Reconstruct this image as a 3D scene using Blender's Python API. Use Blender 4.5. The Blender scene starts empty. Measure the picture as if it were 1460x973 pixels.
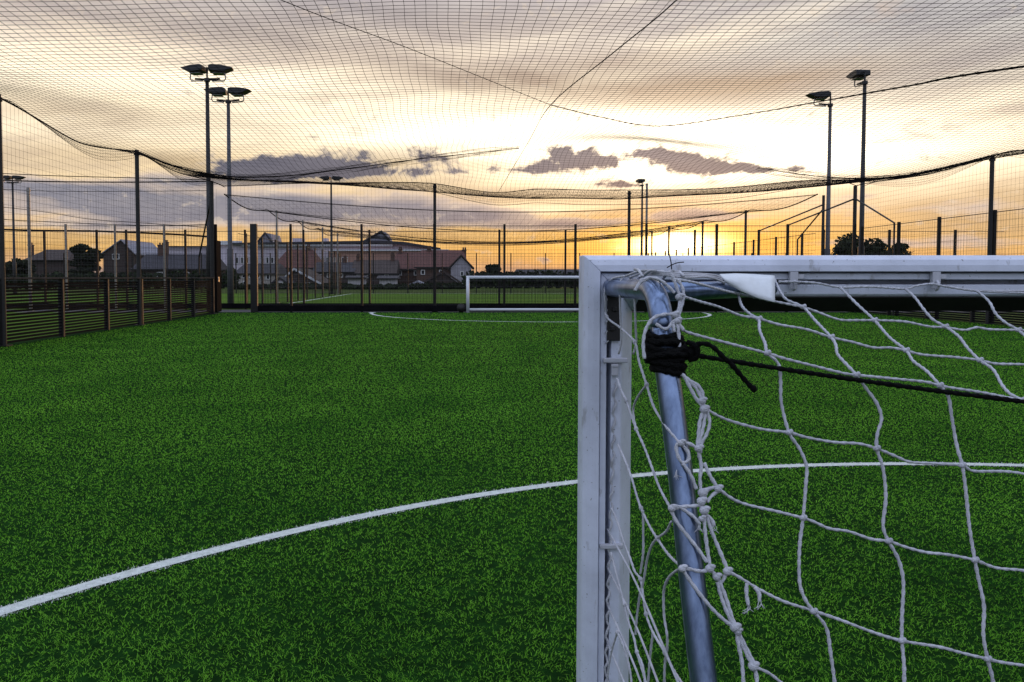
import bpy, bmesh, math, random
import numpy as np
from mathutils import Vector
random.seed(7); rng = np.random.default_rng(7)
R = math.radians
scene = bpy.context.scene
col = scene.collection

# ------------------------------------------------------------------ camera
F = 1100.0; PITCH = R(2.35); CX = 650.0; CY = 396 + F*math.tan(PITCH); CAMZ = 1.16
cam_d = bpy.data.cameras.new('camera'); cam = bpy.data.objects.new('camera', cam_d); col.objects.link(cam)
cam.location = (0, 0, CAMZ); cam.rotation_euler = (math.pi/2 - PITCH, 0, 0)
cam_d.sensor_width = 36; cam_d.lens = F/1460*36
cam_d.shift_x = (730-CX)/1460; cam_d.shift_y = -(486.5-CY)/1460
cam_d.clip_start = 0.05; cam_d.clip_end = 4000
scene.camera = cam
sp, cp = math.sin(PITCH), math.cos(PITCH)
def ray(px, py):
    a = (px-CX)/F; b = (CY-py)/F
    return Vector((a, b*sp+cp, b*cp-sp))
def at(px, py, Y):                      # point at real distance Y that the measured photo pixel looks at
    d = ray(px, py); k = Y/d.y
    return Vector((d.x*k, Y, CAMZ + d.z*k))
def ground(px, py):
    d = ray(px, py); k = -CAMZ/d.z
    return Vector((d.x*k, d.y*k, 0))
def gx(px, Y): return at(px, 396, Y).x
def gz(py, Y): return at(650, py, Y).z

# ------------------------------------------------------------------ object helpers
def tag(o, label=None, cat=None, group=None, kind=None):
    if label: o['label'] = label
    if cat: o['category'] = cat
    if group: o['group'] = group
    if kind: o['kind'] = kind
    return o
def thing(name, label, cat, loc=(0,0,0), group=None):
    o = bpy.data.objects.new(name, None); col.objects.link(o); o.location = loc
    o.empty_display_size = .2
    return tag(o, label, cat, group)
class MB:
    def __init__(s): s.v = []; s.f = []; s.n = 0
    def add(s, v, f):
        k = s.n; s.v.append(np.asarray(v, float).reshape(-1, 3)); s.n += len(s.v[-1])
        s.f += [tuple(i+k for i in q) for q in f]
    def box(s, c, size, rz=0, rx=0):
        x, y, z = [h/2 for h in size]
        p = np.array([(-x,-y,-z),(x,-y,-z),(x,y,-z),(-x,y,-z),(-x,-y,z),(x,-y,z),(x,y,z),(-x,y,z)])
        if rx:
            cc, ss = math.cos(rx), math.sin(rx); p = p @ np.array([[1,0,0],[0,cc,ss],[0,-ss,cc]])
        if rz:
            cc, ss = math.cos(rz), math.sin(rz); p = p @ np.array([[cc,ss,0],[-ss,cc,0],[0,0,1]])
        s.add(p+np.array(c), [(0,3,2,1),(4,5,6,7),(0,1,5,4),(1,2,6,5),(2,3,7,6),(3,0,4,7)])
    def prism(s, poly, axis, a, b):     # polygon extruded along an axis: poly in the two other axes
        n = len(poly)
        def P(q, t):
            return {'x': (t, q[0], q[1]), 'y': (q[0], t, q[1]), 'z': (q[0], q[1], t)}[axis]
        v = [P(q, a) for q in poly] + [P(q, b) for q in poly]
        f = [tuple(range(n))[::-1], tuple(range(n, 2*n))] + [(i, (i+1) % n, (i+1) % n+n, i+n) for i in range(n)]
        s.add(v, f)
    def tube(s, pts, r, sides=6, caps=True):
        p = np.array([tuple(q) for q in pts], float); n = len(p)
        rr = np.full(n, r, float) if np.isscalar(r) else np.asarray(r, float)
        t = np.gradient(p, axis=0); t /= np.linalg.norm(t, axis=1)[:, None]+1e-12
        up = np.array([0, 0, 1.0]) if abs(t[0][2]) < .9 else np.array([0, 1.0, 0])
        u = np.cross(t[0], up); u /= np.linalg.norm(u)
        v = []
        ang = np.arange(sides)*2*math.pi/sides
        for i in range(n):
            u = u - t[i]*np.dot(u, t[i]); u /= np.linalg.norm(u)+1e-12
            w = np.cross(t[i], u)
            v.append(p[i] + rr[i]*(np.cos(ang)[:, None]*u + np.sin(ang)[:, None]*w))
        f = []
        for i in range(n-1):
            for k in range(sides):
                a, b = i*sides+k, i*sides+(k+1) % sides
                f.append((a, b, b+sides, a+sides))
        if caps: f += [tuple(range(sides))[::-1], tuple(range((n-1)*sides, n*sides))]
        s.add(np.concatenate(v), f)
    def cord(s, pts, r, sides=8, step=.0026, pitch=.017):   # two-strand twisted cord
        p = np.array([tuple(q) for q in pts], float); L = np.concatenate([[0], np.cumsum(np.linalg.norm(np.diff(p, axis=0), axis=1))])
        n = max(4, int(L[-1]/step)); t = np.linspace(0, L[-1], n); p = np.stack([np.interp(t, L, p[:,i]) for i in range(3)], 1)
        w = np.ones(5)/5; q = p.copy()
        if n > 12:
            for i in range(3): q[2:-2,i] = np.convolve(p[:,i], w, 'valid')
        p = q; tg = np.gradient(p, axis=0); tg /= np.linalg.norm(tg, axis=1)[:,None]+1e-12
        up = np.array([0,0,1.0]) if abs(tg[0][2]) < .9 else np.array([0,1.0,0])
        u = np.cross(tg[0], up); u /= np.linalg.norm(u); V = []; ang = np.arange(sides)*2*math.pi/sides
        ph = random.uniform(0, 6)
        for i in range(n):
            u = u-tg[i]*np.dot(u, tg[i]); u /= np.linalg.norm(u)+1e-12; v = np.cross(tg[i], u)
            rr = r*(1+.17*np.cos(2*(ang-2*math.pi*t[i]/pitch/2+ph)))*(1+.05*math.sin(t[i]*61+ph))
            V.append(p[i]+(rr*np.cos(ang))[:,None]*u+(rr*np.sin(ang))[:,None]*v)
        f = [(i*sides+k, i*sides+(k+1) % sides, (i+1)*sides+(k+1) % sides, (i+1)*sides+k) for i in range(n-1) for k in range(sides)]
        f += [tuple(range(sides))[::-1], tuple(range((n-1)*sides, n*sides))]
        s.add(np.concatenate(V), f)
    def ball(s, c, r, sc=(1,1,1), seg=8, ring=6):
        v = [(0,0,-1)]; f = []
        for i in range(1, ring):
            th = -math.pi/2 + math.pi*i/ring
            for k in range(seg): v.append((math.cos(th)*math.cos(k*2*math.pi/seg), math.cos(th)*math.sin(k*2*math.pi/seg), math.sin(th)))
        v.append((0,0,1)); top = len(v)-1
        for k in range(seg):
            f.append((0, 1+(k+1) % seg, 1+k)); f.append((top, top-seg+k, top-seg+(k+1) % seg))
            for i in range(ring-2):
                a = 1+i*seg; f.append((a+k, a+(k+1) % seg, a+seg+(k+1) % seg, a+seg+k))
        s.add(np.array(v)*r*np.array(sc)+np.array(tuple(c)), f)
    def lines(s, A, B, r):              # many straight 3-sided wires at once
        A = np.asarray(A, float); B = np.asarray(B, float); n = len(A)
        t = B-A; t /= np.linalg.norm(t, axis=1)[:, None]
        up = np.where(np.abs(t[:, 2:3]) < .9, np.array([[0,0,1.0]]), np.array([[1.0,0,0]]))
        u = np.cross(t, up); u /= np.linalg.norm(u, axis=1)[:, None]; w = np.cross(t, u)
        ring = [u*math.cos(a)+w*math.sin(a) for a in (0, 2.094, 4.189)]
        v = np.stack([A+r*q for q in ring]+[B+r*q for q in ring], axis=1).reshape(-1, 3)
        k0 = s.n; s.v.append(v); s.n += len(v)
        for i in range(n):
            k = k0+i*6
            s.f += [(k, k+1, k+4, k+3), (k+1, k+2, k+5, k+4), (k+2, k, k+3, k+5)]
    def build(s, name, m, parent=None, smooth=False):
        me = bpy.data.meshes.new(name); V = np.concatenate(s.v)
        if parent is not None: V = V - np.array(tuple(parent['_w']) if '_w' in parent else tuple(world_loc(parent)))
        me.from_pydata([tuple(q) for q in V], [], s.f); me.update()
        if smooth: me.polygons.foreach_set('use_smooth', [True]*len(me.polygons))
        me.materials.append(m)
        o = bpy.data.objects.new(name, me); col.objects.link(o)
        if parent is not None: o.parent = parent
        return o
def world_loc(o):
    w = Vector(o.location)
    while o.parent is not None: o = o.parent; w += o.location
    return w
def copy_tree(o, parent=None):
    c = o.copy(); col.objects.link(c); c.parent = parent
    for ch in [q for q in bpy.data.objects if q.parent == o and q != c]: copy_tree(ch, c)
    return c
def smooth(pts, n=5):                   # Catmull-Rom through points
    p = [Vector(q) for q in pts]
    if len(p) < 3: return [p[0].lerp(p[-1], i/6) for i in range(7)]
    q = [2*p[0]-p[1]] + p + [2*p[-1]-p[-2]]
    out = []
    for i in range(1, len(q)-2):
        a, b, c, d = q[i-1:i+3]
        for k in range(n):
            t = k/n
            out.append(.5*((2*b)+(c-a)*t+(2*a-5*b+4*c-d)*t*t+(3*b-a-3*c+d)*t**3))
    out.append(p[-1]); return out

# ------------------------------------------------------------------ materials
def mat(name, color, rough=.6, metal=0, var=0, scale=6, color2=None, bump=0, bscale=60, spec=.5, coord='Object', stretch=None):
    m = bpy.data.materials.new(name); m.use_nodes = True; nt = m.node_tree; b = nt.nodes['Principled BSDF']
    b.inputs['Base Color'].default_value = (*color, 1); b.inputs['Roughness'].default_value = rough
    b.inputs['Metallic'].default_value = metal; b.inputs['Specular IOR Level'].default_value = spec
    tc = nt.nodes.new('ShaderNodeTexCoord'); src = tc.outputs[coord]
    if stretch:
        mp = nt.nodes.new('ShaderNodeMapping'); mp.inputs['Scale'].default_value = stretch
        nt.links.new(src, mp.inputs[0]); src = mp.outputs[0]
    if var or color2:
        n = nt.nodes.new('ShaderNodeTexNoise'); n.inputs['Scale'].default_value = scale; n.inputs['Detail'].default_value = 6
        n.inputs['Roughness'].default_value = .65
        nt.links.new(src, n.inputs['Vector'])
        r = nt.nodes.new('ShaderNodeValToRGB'); r.color_ramp.elements[0].position = .35; r.color_ramp.elements[1].position = .68
        c2 = color2 or tuple(c*(1-var) for c in color)
        r.color_ramp.elements[0].color = (*c2, 1); r.color_ramp.elements[1].color = (*color, 1)
        nt.links.new(n.outputs['Fac'], r.inputs[0]); nt.links.new(r.outputs[0], b.inputs['Base Color'])
        mr = nt.nodes.new('ShaderNodeMapRange'); mr.inputs['To Min'].default_value = min(1, rough*1.3); mr.inputs['To Max'].default_value = rough*.85
        nt.links.new(n.outputs['Fac'], mr.inputs[0]); nt.links.new(mr.outputs[0], b.inputs['Roughness'])
    if bump:
        n2 = nt.nodes.new('ShaderNodeTexNoise'); n2.inputs['Scale'].default_value = bscale; n2.inputs['Detail'].default_value = 4
        nt.links.new(src, n2.inputs['Vector'])
        bp = nt.nodes.new('ShaderNodeBump'); bp.inputs['Strength'].default_value = bump; bp.inputs['Distance'].default_value = .01
        nt.links.new(n2.outputs['Fac'], bp.inputs['Height']); nt.links.new(bp.outputs[0], b.inputs['Normal'])
    return m
M = {}
M['white'] = mat('white_painted_aluminium', (.68,.72,.84), .34, 0, .22, 7, bump=.05, bscale=220)
def scuff(m):
    nt = m.node_tree; b = nt.nodes['Principled BSDF']; src = b.inputs['Base Color'].links[0].from_socket
    tc = nt.nodes.new('ShaderNodeTexCoord'); prev = src
    for sc, st, lo, hi, c, amt in ((26, (1,1,.35), .62, .68, (.24,.23,.22), .5), (7, (.5,1,1), .60, .78, (.42,.42,.44), .35), (120, (1,1,1), .66, .69, (.10,.09,.08), .8)):
        mp = nt.nodes.new('ShaderNodeMapping'); mp.inputs['Scale'].default_value = st
        n = nt.nodes.new('ShaderNodeTexNoise'); n.inputs['Scale'].default_value = sc; n.inputs['Detail'].default_value = 5; n.inputs['Roughness'].default_value = .6
        mr = nt.nodes.new('ShaderNodeMapRange'); mr.inputs['From Min'].default_value = lo; mr.inputs['From Max'].default_value = hi; mr.inputs['To Max'].default_value = amt
        mx = nt.nodes.new('ShaderNodeMix'); mx.data_type = 'RGBA'; mx.inputs[7].default_value = (*c, 1)
        nt.links.new(tc.outputs['Object'], mp.inputs[0]); nt.links.new(mp.outputs[0], n.inputs['Vector']); nt.links.new(n.outputs['Fac'], mr.inputs[0])
        nt.links.new(mr.outputs[0], mx.inputs[0]); nt.links.new(prev, mx.inputs[6]); prev = mx.outputs[2]
    nt.links.new(prev, b.inputs['Base Color'])
scuff(M['white'])
M['strip'] = mat('underside_shade_paint', (.036,.032,.033), .8, 0, .4, 9, spec=.15); M['rail'] = mat('dull_rail', (.05,.048,.046), .9, 0, .4, 5, spec=.1); M['polegrey'] = mat('grey_mast_pole', (.10,.10,.11), .55, .3, .3, 3)
M['white2'] = mat('white_goal_paint', (.74,.76,.82), .45, 0, .08, 4)
M['galv'] = mat('galvanised_steel', (.25,.33,.50), .27, .9, .45, 34, color2=(.11,.15,.24), bump=.05, bscale=90, stretch=(1,1,.25))
M['galvpole'] = mat('weathered_galvanised_pole', (.34,.32,.31), .32, .9, .3, 3)
M['cord'] = mat('white_braided_cord', (.62,.63,.68), .85, 0, .3, 30, bump=.6, bscale=420)
M['tape'] = mat('white_tape', (.72,.76,.79), .5, 0, .12, 20, bump=.15, bscale=50)
M['plastic'] = mat('clip_plastic', (.50,.51,.56), .4, 0, .15, 30)
M['rope'] = mat('black_rope', (.006,.006,.006), .92, 0, .4, 60, bump=.9, bscale=300, spec=.1)
M['black'] = mat('black_coated_steel', (.012,.011,.011), .55, 0, .3, 4)
M['dark'] = mat('dark_powder_coat', (.018,.016,.015), .6, 0, .3, 4, spec=.2)
M['slat'] = mat('dark_stained_slats', (.0085,.0085,.010), .9, 0, .5, 3, bump=.2, bscale=30, stretch=(1,.2,1), spec=.06)
M['wire'] = mat('dark_fence_wire', (.015,.014,.014), .5)
M['net'] = mat('black_roof_netting', (.010,.008,.008), .95, spec=.03)
M['lamp'] = mat('lamp_housing', (.012,.012,.014), .45, 0, .3, 8)
M['glass'] = mat('lamp_glass', (.10,.10,.11), .15)
M['asphalt'] = mat('asphalt_path', (.045,.045,.048), .9, 0, .3, 5, bump=.3)
M['paint'] = mat('white_line', (.62,.66,.62), .9, 0, .3, 30)

def two_sided(name, c1, c2, trans=.3, island=True, scale=3.0, tcol=None, rough=.7):
    m = bpy.data.materials.new(name); m.use_nodes = True; nt = m.node_tree; b = nt.nodes['Principled BSDF']
    b.inputs['Roughness'].default_value = rough; b.inputs['Specular IOR Level'].default_value = .08
    g = nt.nodes.new('ShaderNodeNewGeometry'); r = nt.nodes.new('ShaderNodeValToRGB')
    r.color_ramp.elements[0].color = (*c1, 1); r.color_ramp.elements[1].color = (*c2, 1)
    n = nt.nodes.new('ShaderNodeTexNoise'); n.inputs['Scale'].default_value = scale; n.inputs['Detail'].default_value = 5
    nt.links.new(g.outputs['Position'], n.inputs['Vector'])
    mx = nt.nodes.new('ShaderNodeMath'); mx.operation = 'MULTIPLY_ADD'; mx.inputs[1].default_value = .8
    mm = nt.nodes.new('ShaderNodeMath'); mm.operation = 'MULTIPLY_ADD'; mm.inputs[1].default_value = 1.3; mm.inputs[2].default_value = -.55
    nt.links.new(n.outputs['Fac'], mm.inputs[0])
    nt.links.new(g.outputs['Random Per Island'], mx.inputs[0]); nt.links.new(mm.outputs[0], mx.inputs[2])
    nt.links.new(mx.outputs[0], r.inputs[0]); nt.links.new(r.outputs[0], b.inputs['Base Color'])
    if trans:
        t = nt.nodes.new('ShaderNodeBsdfTranslucent'); ms = nt.nodes.new('ShaderNodeMixShader'); ms.inputs[0].default_value = trans
        nt.links.new(r.outputs[0], t.inputs[0])
        nt.links.new(b.outputs[0], ms.inputs[1]); nt.links.new(t.outputs[0], ms.inputs[2])
        nt.links.new(ms.outputs[0], nt.nodes['Material Output'].inputs[0])
    return m
M['blade'] = two_sided('turf_blades', (.040,.19,.012), (.25,.62,.055), .45, scale=1.2)
M['wblade'] = two_sided('white_turf_blades', (.52,.58,.52), (.80,.84,.80), .2)
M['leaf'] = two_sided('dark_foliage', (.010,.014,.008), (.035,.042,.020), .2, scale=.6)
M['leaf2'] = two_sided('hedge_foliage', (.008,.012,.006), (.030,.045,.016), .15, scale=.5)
M['bark'] = mat('bark', (.05,.035,.025), .9, 0, .4, 4)

def turf_mat(name, c1, c2, c3, near=True):
    m = bpy.data.materials.new(name); m.use_nodes = True; nt = m.node_tree; b = nt.nodes['Principled BSDF']
    b.inputs['Roughness'].default_value = .95; b.inputs['Specular IOR Level'].default_value = .02
    g = nt.nodes.new('ShaderNodeNewGeometry')
    def noise(sc, det, stretch):
        mp = nt.nodes.new('ShaderNodeMapping'); mp.inputs['Scale'].default_value = stretch
        n = nt.nodes.new('ShaderNodeTexNoise'); n.inputs['Scale'].default_value = sc; n.inputs['Detail'].default_value = det; n.inputs['Roughness'].default_value = .7
        nt.links.new(g.outputs['Position'], mp.inputs[0]); nt.links.new(mp.outputs[0], n.inputs['Vector']); return n
    a = noise(14, 8, (1, .8, 1)); bb = noise(.35, 4, (1, .6, 1))
    ad = nt.nodes.new('ShaderNodeMath'); ad.operation = 'MULTIPLY_ADD'; ad.inputs[1].default_value = .7
    ml = nt.nodes.new('ShaderNodeMath'); ml.operation = 'MULTIPLY'; ml.inputs[1].default_value = .32
    nt.links.new(bb.outputs['Fac'], ml.inputs[0]); nt.links.new(a.outputs['Fac'], ad.inputs[0]); nt.links.new(ml.outputs[0], ad.inputs[2])
    r = nt.nodes.new('ShaderNodeValToRGB'); r.color_ramp.elements[0].position = .34; r.color_ramp.elements[1].position = .68
    r.color_ramp.elements[0].color = (*c1, 1); r.color_ramp.elements[1].color = (*c3, 1)
    e = r.color_ramp.elements.new(.5); e.color = (*c2, 1)
    nt.links.new(ad.outputs[0], r.inputs[0]); nt.links.new(r.outputs[0], b.inputs['Base Color'])
    n3 = noise(90, 4, (1, 1, 1))
    bp = nt.nodes.new('ShaderNodeBump'); bp.inputs['Strength'].default_value = .6; bp.inputs['Distance'].default_value = .02
    nt.links.new(n3.outputs['Fac'], bp.inputs['Height']); nt.links.new(bp.outputs[0], b.inputs['Normal'])
    return m
M['turf'] = turf_mat('artificial_turf', (.003,.014,.003), (.007,.032,.005), (.014,.065,.009))
M['turf2'] = turf_mat('next_pitch_turf', (.040,.080,.010), (.062,.120,.014), (.085,.155,.020))
M['field'] = turf_mat('rough_grass', (.030,.045,.012), (.045,.065,.016), (.06,.085,.02))

# ------------------------------------------------------------------ ground
XL, XR, YB = -7.7, 13.3, 25.8           # this pitch: left board, right board, back fence
def sheet(name, x0, x1, y0, y1, z, m, nx=1, ny=1):
    b = MB(); b.add([(x0,y0,z),(x1,y0,z),(x1,y1,z),(x0,y1,z)], [(0,1,2,3)])
    o = b.build(name, m); return tag(o, kind='structure')
sheet('ground', -1500, 1500, -300, 2500, -.016, M['field'])
sheet('artificial_turf', XL-.3, XR+.3, -6, YB+.05, 0, M['turf'])
sheet('path', -60, 60, YB+.05, 28.1, -.008, M['asphalt'])
sheet('neighbouring_turf', -7.9, 13.2, 28.1, 56, -.004, M['turf2'])
sheet('side_turf', -29, XL-.5, -4, YB, -.004, M['turf2'])
sheet('side_turf', -29, -8.1, 28.1, 56, -.006, M['turf2'])

def arc_sheet(name, cx, cy, r, w, a0, a1, z, n=120):
    b = MB(); v = []; f = []
    for i in range(n+1):
        a = a0+(a1-a0)*i/n
        for q in (r-w/2, r+w/2): v.append((cx+q*math.cos(a), cy+q*math.sin(a), z))
    f = [(2*i, 2*i+1, 2*i+3, 2*i+2) for i in range(n)]
    b.add(v, f); return tag(b.build(name, M['paint']), kind='structure')
# near penalty arc: circle through three measured points on the turf
pa, pb, pc = ground(0, 874), ground(600, 721), ground(1440, 664)
def circ(a, b, c):
    A = np.array([[2*(b.x-a.x), 2*(b.y-a.y)], [2*(c.x-a.x), 2*(c.y-a.y)]])
    v = np.array([b.x**2+b.y**2-a.x**2-a.y**2, c.x**2+c.y**2-a.x**2-a.y**2])
    s = np.linalg.solve(A, v); return s[0], s[1], math.hypot(a.x-s[0], a.y-s[1])
acx, acy, ar = circ(pa, pb, pc); AW = .098
print('ARC', acx, acy, ar)
arc_sheet('pitch_line', acx, acy, ar, .068, R(5), R(175), .004)
fcx = gx(766, YB-.3); fr = 5.45
arc_sheet('pitch_line', fcx, YB-.25, fr, .10, R(182), R(358), .004)
b = MB()
b.ball((fcx-fr, YB-.35, .006), .11, (1.2,1.6,.06)); tag(b.build('penalty_mark', M['paint']), kind='structure')
for (x0,x1,y0,y1) in ((-7.55,-7.43,28.6,55.5), (-7.5,12.9,55.3,55.5), (12.8,12.9,28.6,55.5)):
    sheet('pitch_line', x0, x1, y0, y1, .002, M['paint'])

# turf pile: one tuft of fibre per face, near the camera where the single fibres can be seen
def pile():
    def strat(u0, u1, su, v0, v1, sv):      # evenly spread, jittered tufts
        uu, vv = np.meshgrid(np.arange(u0, u1, su), np.arange(v0, v1, sv))
        return uu.ravel()+rng.uniform(-.5, .5, uu.size)*su, vv.ravel()+rng.uniform(-.5, .5, uu.size)*sv
    X, Y = strat(-2.4, 2.8, .016, .3, 1.5, .016); out = [np.stack([X, Y], 1)]
    u, v = strat(-.70, .84, .0036, math.log(1.5), math.log(25.5), .0062); Y = np.exp(v); out.append(np.stack([u*Y, Y], 1))
    for sgn in (-1, 1):                     # thinner margins beside the view
        X, Y = strat(0, 2.2, .024, 1.5, 11, .024); out.append(np.stack([sgn*X + np.where(sgn < 0, -.70, .84)*Y, Y], 1))
    p = np.concatenate(out); near_line = np.abs(np.hypot(p[:,0]-acx, p[:,1]-acy)-ar) < .055; p = p[near_line | (rng.uniform(0, 1, len(p)) < np.clip(.36+(p[:,1]-1.6)*.13, .36, 1))]; p = np.repeat(p, np.where(p[:,1] < 2.2, 4, 3), axis=0)
    p = p + rng.normal(0, 1, p.shape)*np.maximum(.0045, p[:,1:2]*.0018)
    p = p[(p[:,0] > XL+.1) & (p[:,0] < XR-.1) & (p[:,1] < YB-.1)]
    n = len(p)
    Y = p[:,1]
    w = np.maximum(.0014, Y*.00100)*rng.uniform(.7, 1.3, n)
    h = rng.uniform(.005, .012, n)*np.clip(1+ (Y-3)*.012, 1, 1.2)
    a = rng.uniform(0, 2*math.pi, n)
    cl = np.sin(p[:,0]*9+np.sin(p[:,1]*7)*2)*.5+np.sin(p[:,1]*11+p[:,0]*3)*.5
    lx = rng.normal(0, .007, n)+cl*.0025; ly = rng.normal(-.002, .007, n)
    d = np.stack([np.cos(a), np.sin(a)], 1)*w[:,None]/2
    A = np.concatenate([p-d, np.zeros((n,1))], 1); B = np.concatenate([p+d, np.zeros((n,1))], 1)
    m = p+np.stack([lx, ly], 1)*.45; C = np.concatenate([m+d*.85, (h*.6)[:,None]], 1); D = np.concatenate([m-d*.85, (h*.6)[:,None]], 1)
    T = np.concatenate([p+np.stack([lx, ly], 1)*1.3, h[:,None]], 1)
    rr = np.hypot(p[:,0]-acx, p[:,1]-acy) + rng.normal(0, .0075, n)
    white = (np.abs(rr-ar) < AW/2) | ((np.abs(np.hypot(p[:,0]-fcx, p[:,1]-YB+.25)-fr) < .075) & (Y > 15))
    h[white] *= .7; T[white] = np.concatenate([p[white]+np.stack([lx, ly], 1)[white]*.7, h[white][:,None]], 1)
    for name, sel, m_, kind in (('turf_pile', ~white, M['blade'], 'stuff'), ('line_pile', white, M['wblade'], 'stuff')):
        k = int(sel.sum()); V = np.stack([A[sel], B[sel], C[sel], D[sel], T[sel]], 1).reshape(-1, 3)
        me = bpy.data.meshes.new(name); me.vertices.add(5*k); me.vertices.foreach_set('co', V.ravel())
        base = np.arange(k)*5
        idx = np.stack([base, base+1, base+2, base+3, base+3, base+2, base+4], 1).ravel()
        me.loops.add(7*k); me.loops.foreach_set('vertex_index', idx.astype(np.int32))
        me.polygons.add(2*k)
        st = np.stack([np.arange(k)*7, np.arange(k)*7+4], 1).ravel()
        me.polygons.foreach_set('loop_start', st.astype(np.int32))
        me.update(calc_edges=True); me.validate(); me.materials.append(m_)
        o = bpy.data.objects.new(name, me); col.objects.link(o)
        tag(o, 'short green fibres of the artificial turf' if name == 'turf_pile' else 'white fibres of the curved line on the turf', 'turf', kind=kind)
pile()

# ------------------------------------------------------------------ near goal
GY = 2.03; GX0 = at(830, 500, GY-.03).x; GH = gz(365, GY-.045)+.002; GW = 5.14; GX1 = GX0+GW
PROF = [(.020,-.058),(.006,-.048),(0,-.03),(0,.018),(.003,.034),(.012,.045),(.026,.0495),(.0425,.05),(.0430,.010),(.0462,.010),(.047,.033),
        (.063,.033),(.0635,-.035),(.0755,-.035),(.076,.028),(.101,.027),(.106,.022),(.147,-.050),(.147,-.058)]
goal = thing('football_goal', 'white five-a-side goal close up, seen from behind its white net', 'goal', (GX0+GW/2, GY, 0), 'five-a-side goals')
def bevel(o, w):
    m = o.modifiers.new('bevel', 'BEVEL'); m.width = w; m.segments = 2; m.limit_method = 'ANGLE'; m.angle_limit = R(40)
def goal_bar(kind):
    b = MB(); n = len(PROF)
    if kind == 'left': lo = [(GX0+u, GY-v, 0) for u, v in PROF]; hi = [(GX0+u, GY-v, GH-u) for u, v in PROF]
    elif kind == 'right': lo = [(GX1-u, GY-v, 0) for u, v in PROF]; hi = [(GX1-u, GY-v, GH-u) for u, v in PROF]
    else: lo = [(GX0+u+.0006, GY-v, GH-u) for u, v in PROF]; hi = [(GX1-u-.0006, GY-v, GH-u) for u, v in PROF]
    f = [(i, (i+1) % n, (i+1) % n+n, i+n) for i in range(n)] + [tuple(range(n))[::-1], tuple(range(n, 2*n))]
    b.add(lo+hi, f)
    o = b.build('crossbar' if kind == 'top' else 'post', M['white'], goal)
    bm = bmesh.new(); bm.from_mesh(o.data); bmesh.ops.recalc_face_normals(bm, faces=bm.faces); bm.to_mesh(o.data); bm.free()
    bevel(o, .0016); return o
for k in ('left', 'right', 'top'): goal_bar(k)
# added dark strip standing in for the shade under the crossbar
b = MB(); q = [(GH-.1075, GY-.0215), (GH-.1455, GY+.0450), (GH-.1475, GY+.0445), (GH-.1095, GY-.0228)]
b.prism([(y, z) for z, y in q], 'x', GX0+.150, GX1-.150); o = b.build('underside_shade_strip', M['strip'], goal)
# side pipes
PD = .024
def YP(py): return 1.575 - .20*(py-450)/520
ppx = [(953,540),(967,650),(973,700),(984,800),(1002,960)]
pipe3 = [at(x, y, YP(y)) for x, y in ppx]
PXc = pipe3[0].x
zt = 1.134
path = [Vector((GX0+.075, GY-.02, zt)), Vector((PXc-.02, 1.86, zt)), Vector((PXc-.013, 1.72, zt))]
bend_c = (YP(450)+.085, zt-.085)
for i in range(9):
    a = math.pi/2*i/8
    path.append(Vector((PXc-.010+.006*i/8, bend_c[0]+.075-.085*math.sin(a)-.075*1.0+.0, bend_c[1]+.085*math.cos(a))))
path += pipe3[0:]
last = pipe3[-1]; dirn = (pipe3[-1]-pipe3[0]).normalized()
path.append(last + dirn*(last.z-.03)/-dirn.z)
pipe_path = smooth(path, 4)
b = MB(); b.tube(pipe_path, PD, 20); b.build('support_pipe', M['galv'], goal, True)
mir = [Vector((2*(GX0+GW/2)-p.x, p.y, p.z)) for p in pipe_path]
b = MB(); b.tube(mir, PD, 20); b.build('support_pipe', M['galv'], goal, True)
foot = pipe_path[-1]; footR = mir[-1]
b = MB(); b.tube([foot+Vector((0,0,-.005)), footR+Vector((0,0,-.005))], PD, 14); b.build('base_bar', M['galv'], goal, True)
for fx, px in ((foot, GX0+.07), (footR, GX1-.07)):
    b = MB(); b.tube([Vector((px, GY-.03, .026)), Vector((fx.x, fx.y, .026))], PD*.98, 14); b.build('base_bar', M['galv'], goal, True)
# taped diagonal brace from the bend to the crossbar
br0 = Vector((PXc+.0, 1.66, zt-.006)); br1 = at(1098, 411, 1.95)
b = MB(); b.tube([br0, br0.lerp(br1,.5), br1], .0205, 16); b.build('corner_brace', M['galv'], goal, True)
# clips
def clip(px, py):
    b = MB(); c = at(px, py, GY-.026)
    c = c+Vector((0,-.0165,0))
    b.box(c+Vector((0,0,.002)), (.021,.013,.030)); b.box(c+Vector((0,-.001,-.020)), (.017,.010,.015)); b.box(c+Vector((.019,.001,.004)), (.016,.008,.012))
    b.tube([c+Vector((0,-.006,-.006)), c+Vector((0,-.014,-.014)), c+Vector((0,-.012,-.026)), c+Vector((0,-.003,-.030))], .004, 8)
    o = b.build('net_clip', M['plastic'], goal); bevel(o, .002)
for px, py in ((1127,397),(1328,397),(1529,397)): clip(px, py)
for i in range(9): clip(1730+i*201, 397)
for (px, py, w) in ((877,514,36),(871,779,34)):
    b = MB(); c = at(px, py, GY-.034); b.box(c, (w/F*1.99, .014, .013)); o = b.build('net_bracket', M['plastic'], goal); bevel(o, .003)
b = MB(); c = at(876, 528, GY-.036); b.box(c, (.017,.014,.028)); b.box(c+Vector((0,-.004,.012)), (.019,.010,.008)); o = b.build('net_clip', M['plastic'], goal); bevel(o, .002)

b = MB(); c = at(875, 452, GY-.0365); b.box(c, (.034,.005,.125)); b.box(c+Vector((.002,-.004,.02)), (.012,.006,.012)); b.box(c+Vector((-.004,-.004,-.03)), (.012,.006,.012)); o = b.build('grime_plate', M['black'], goal); bevel(o, .002)  # black plate added to stand for the grime in the corner recess
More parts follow.
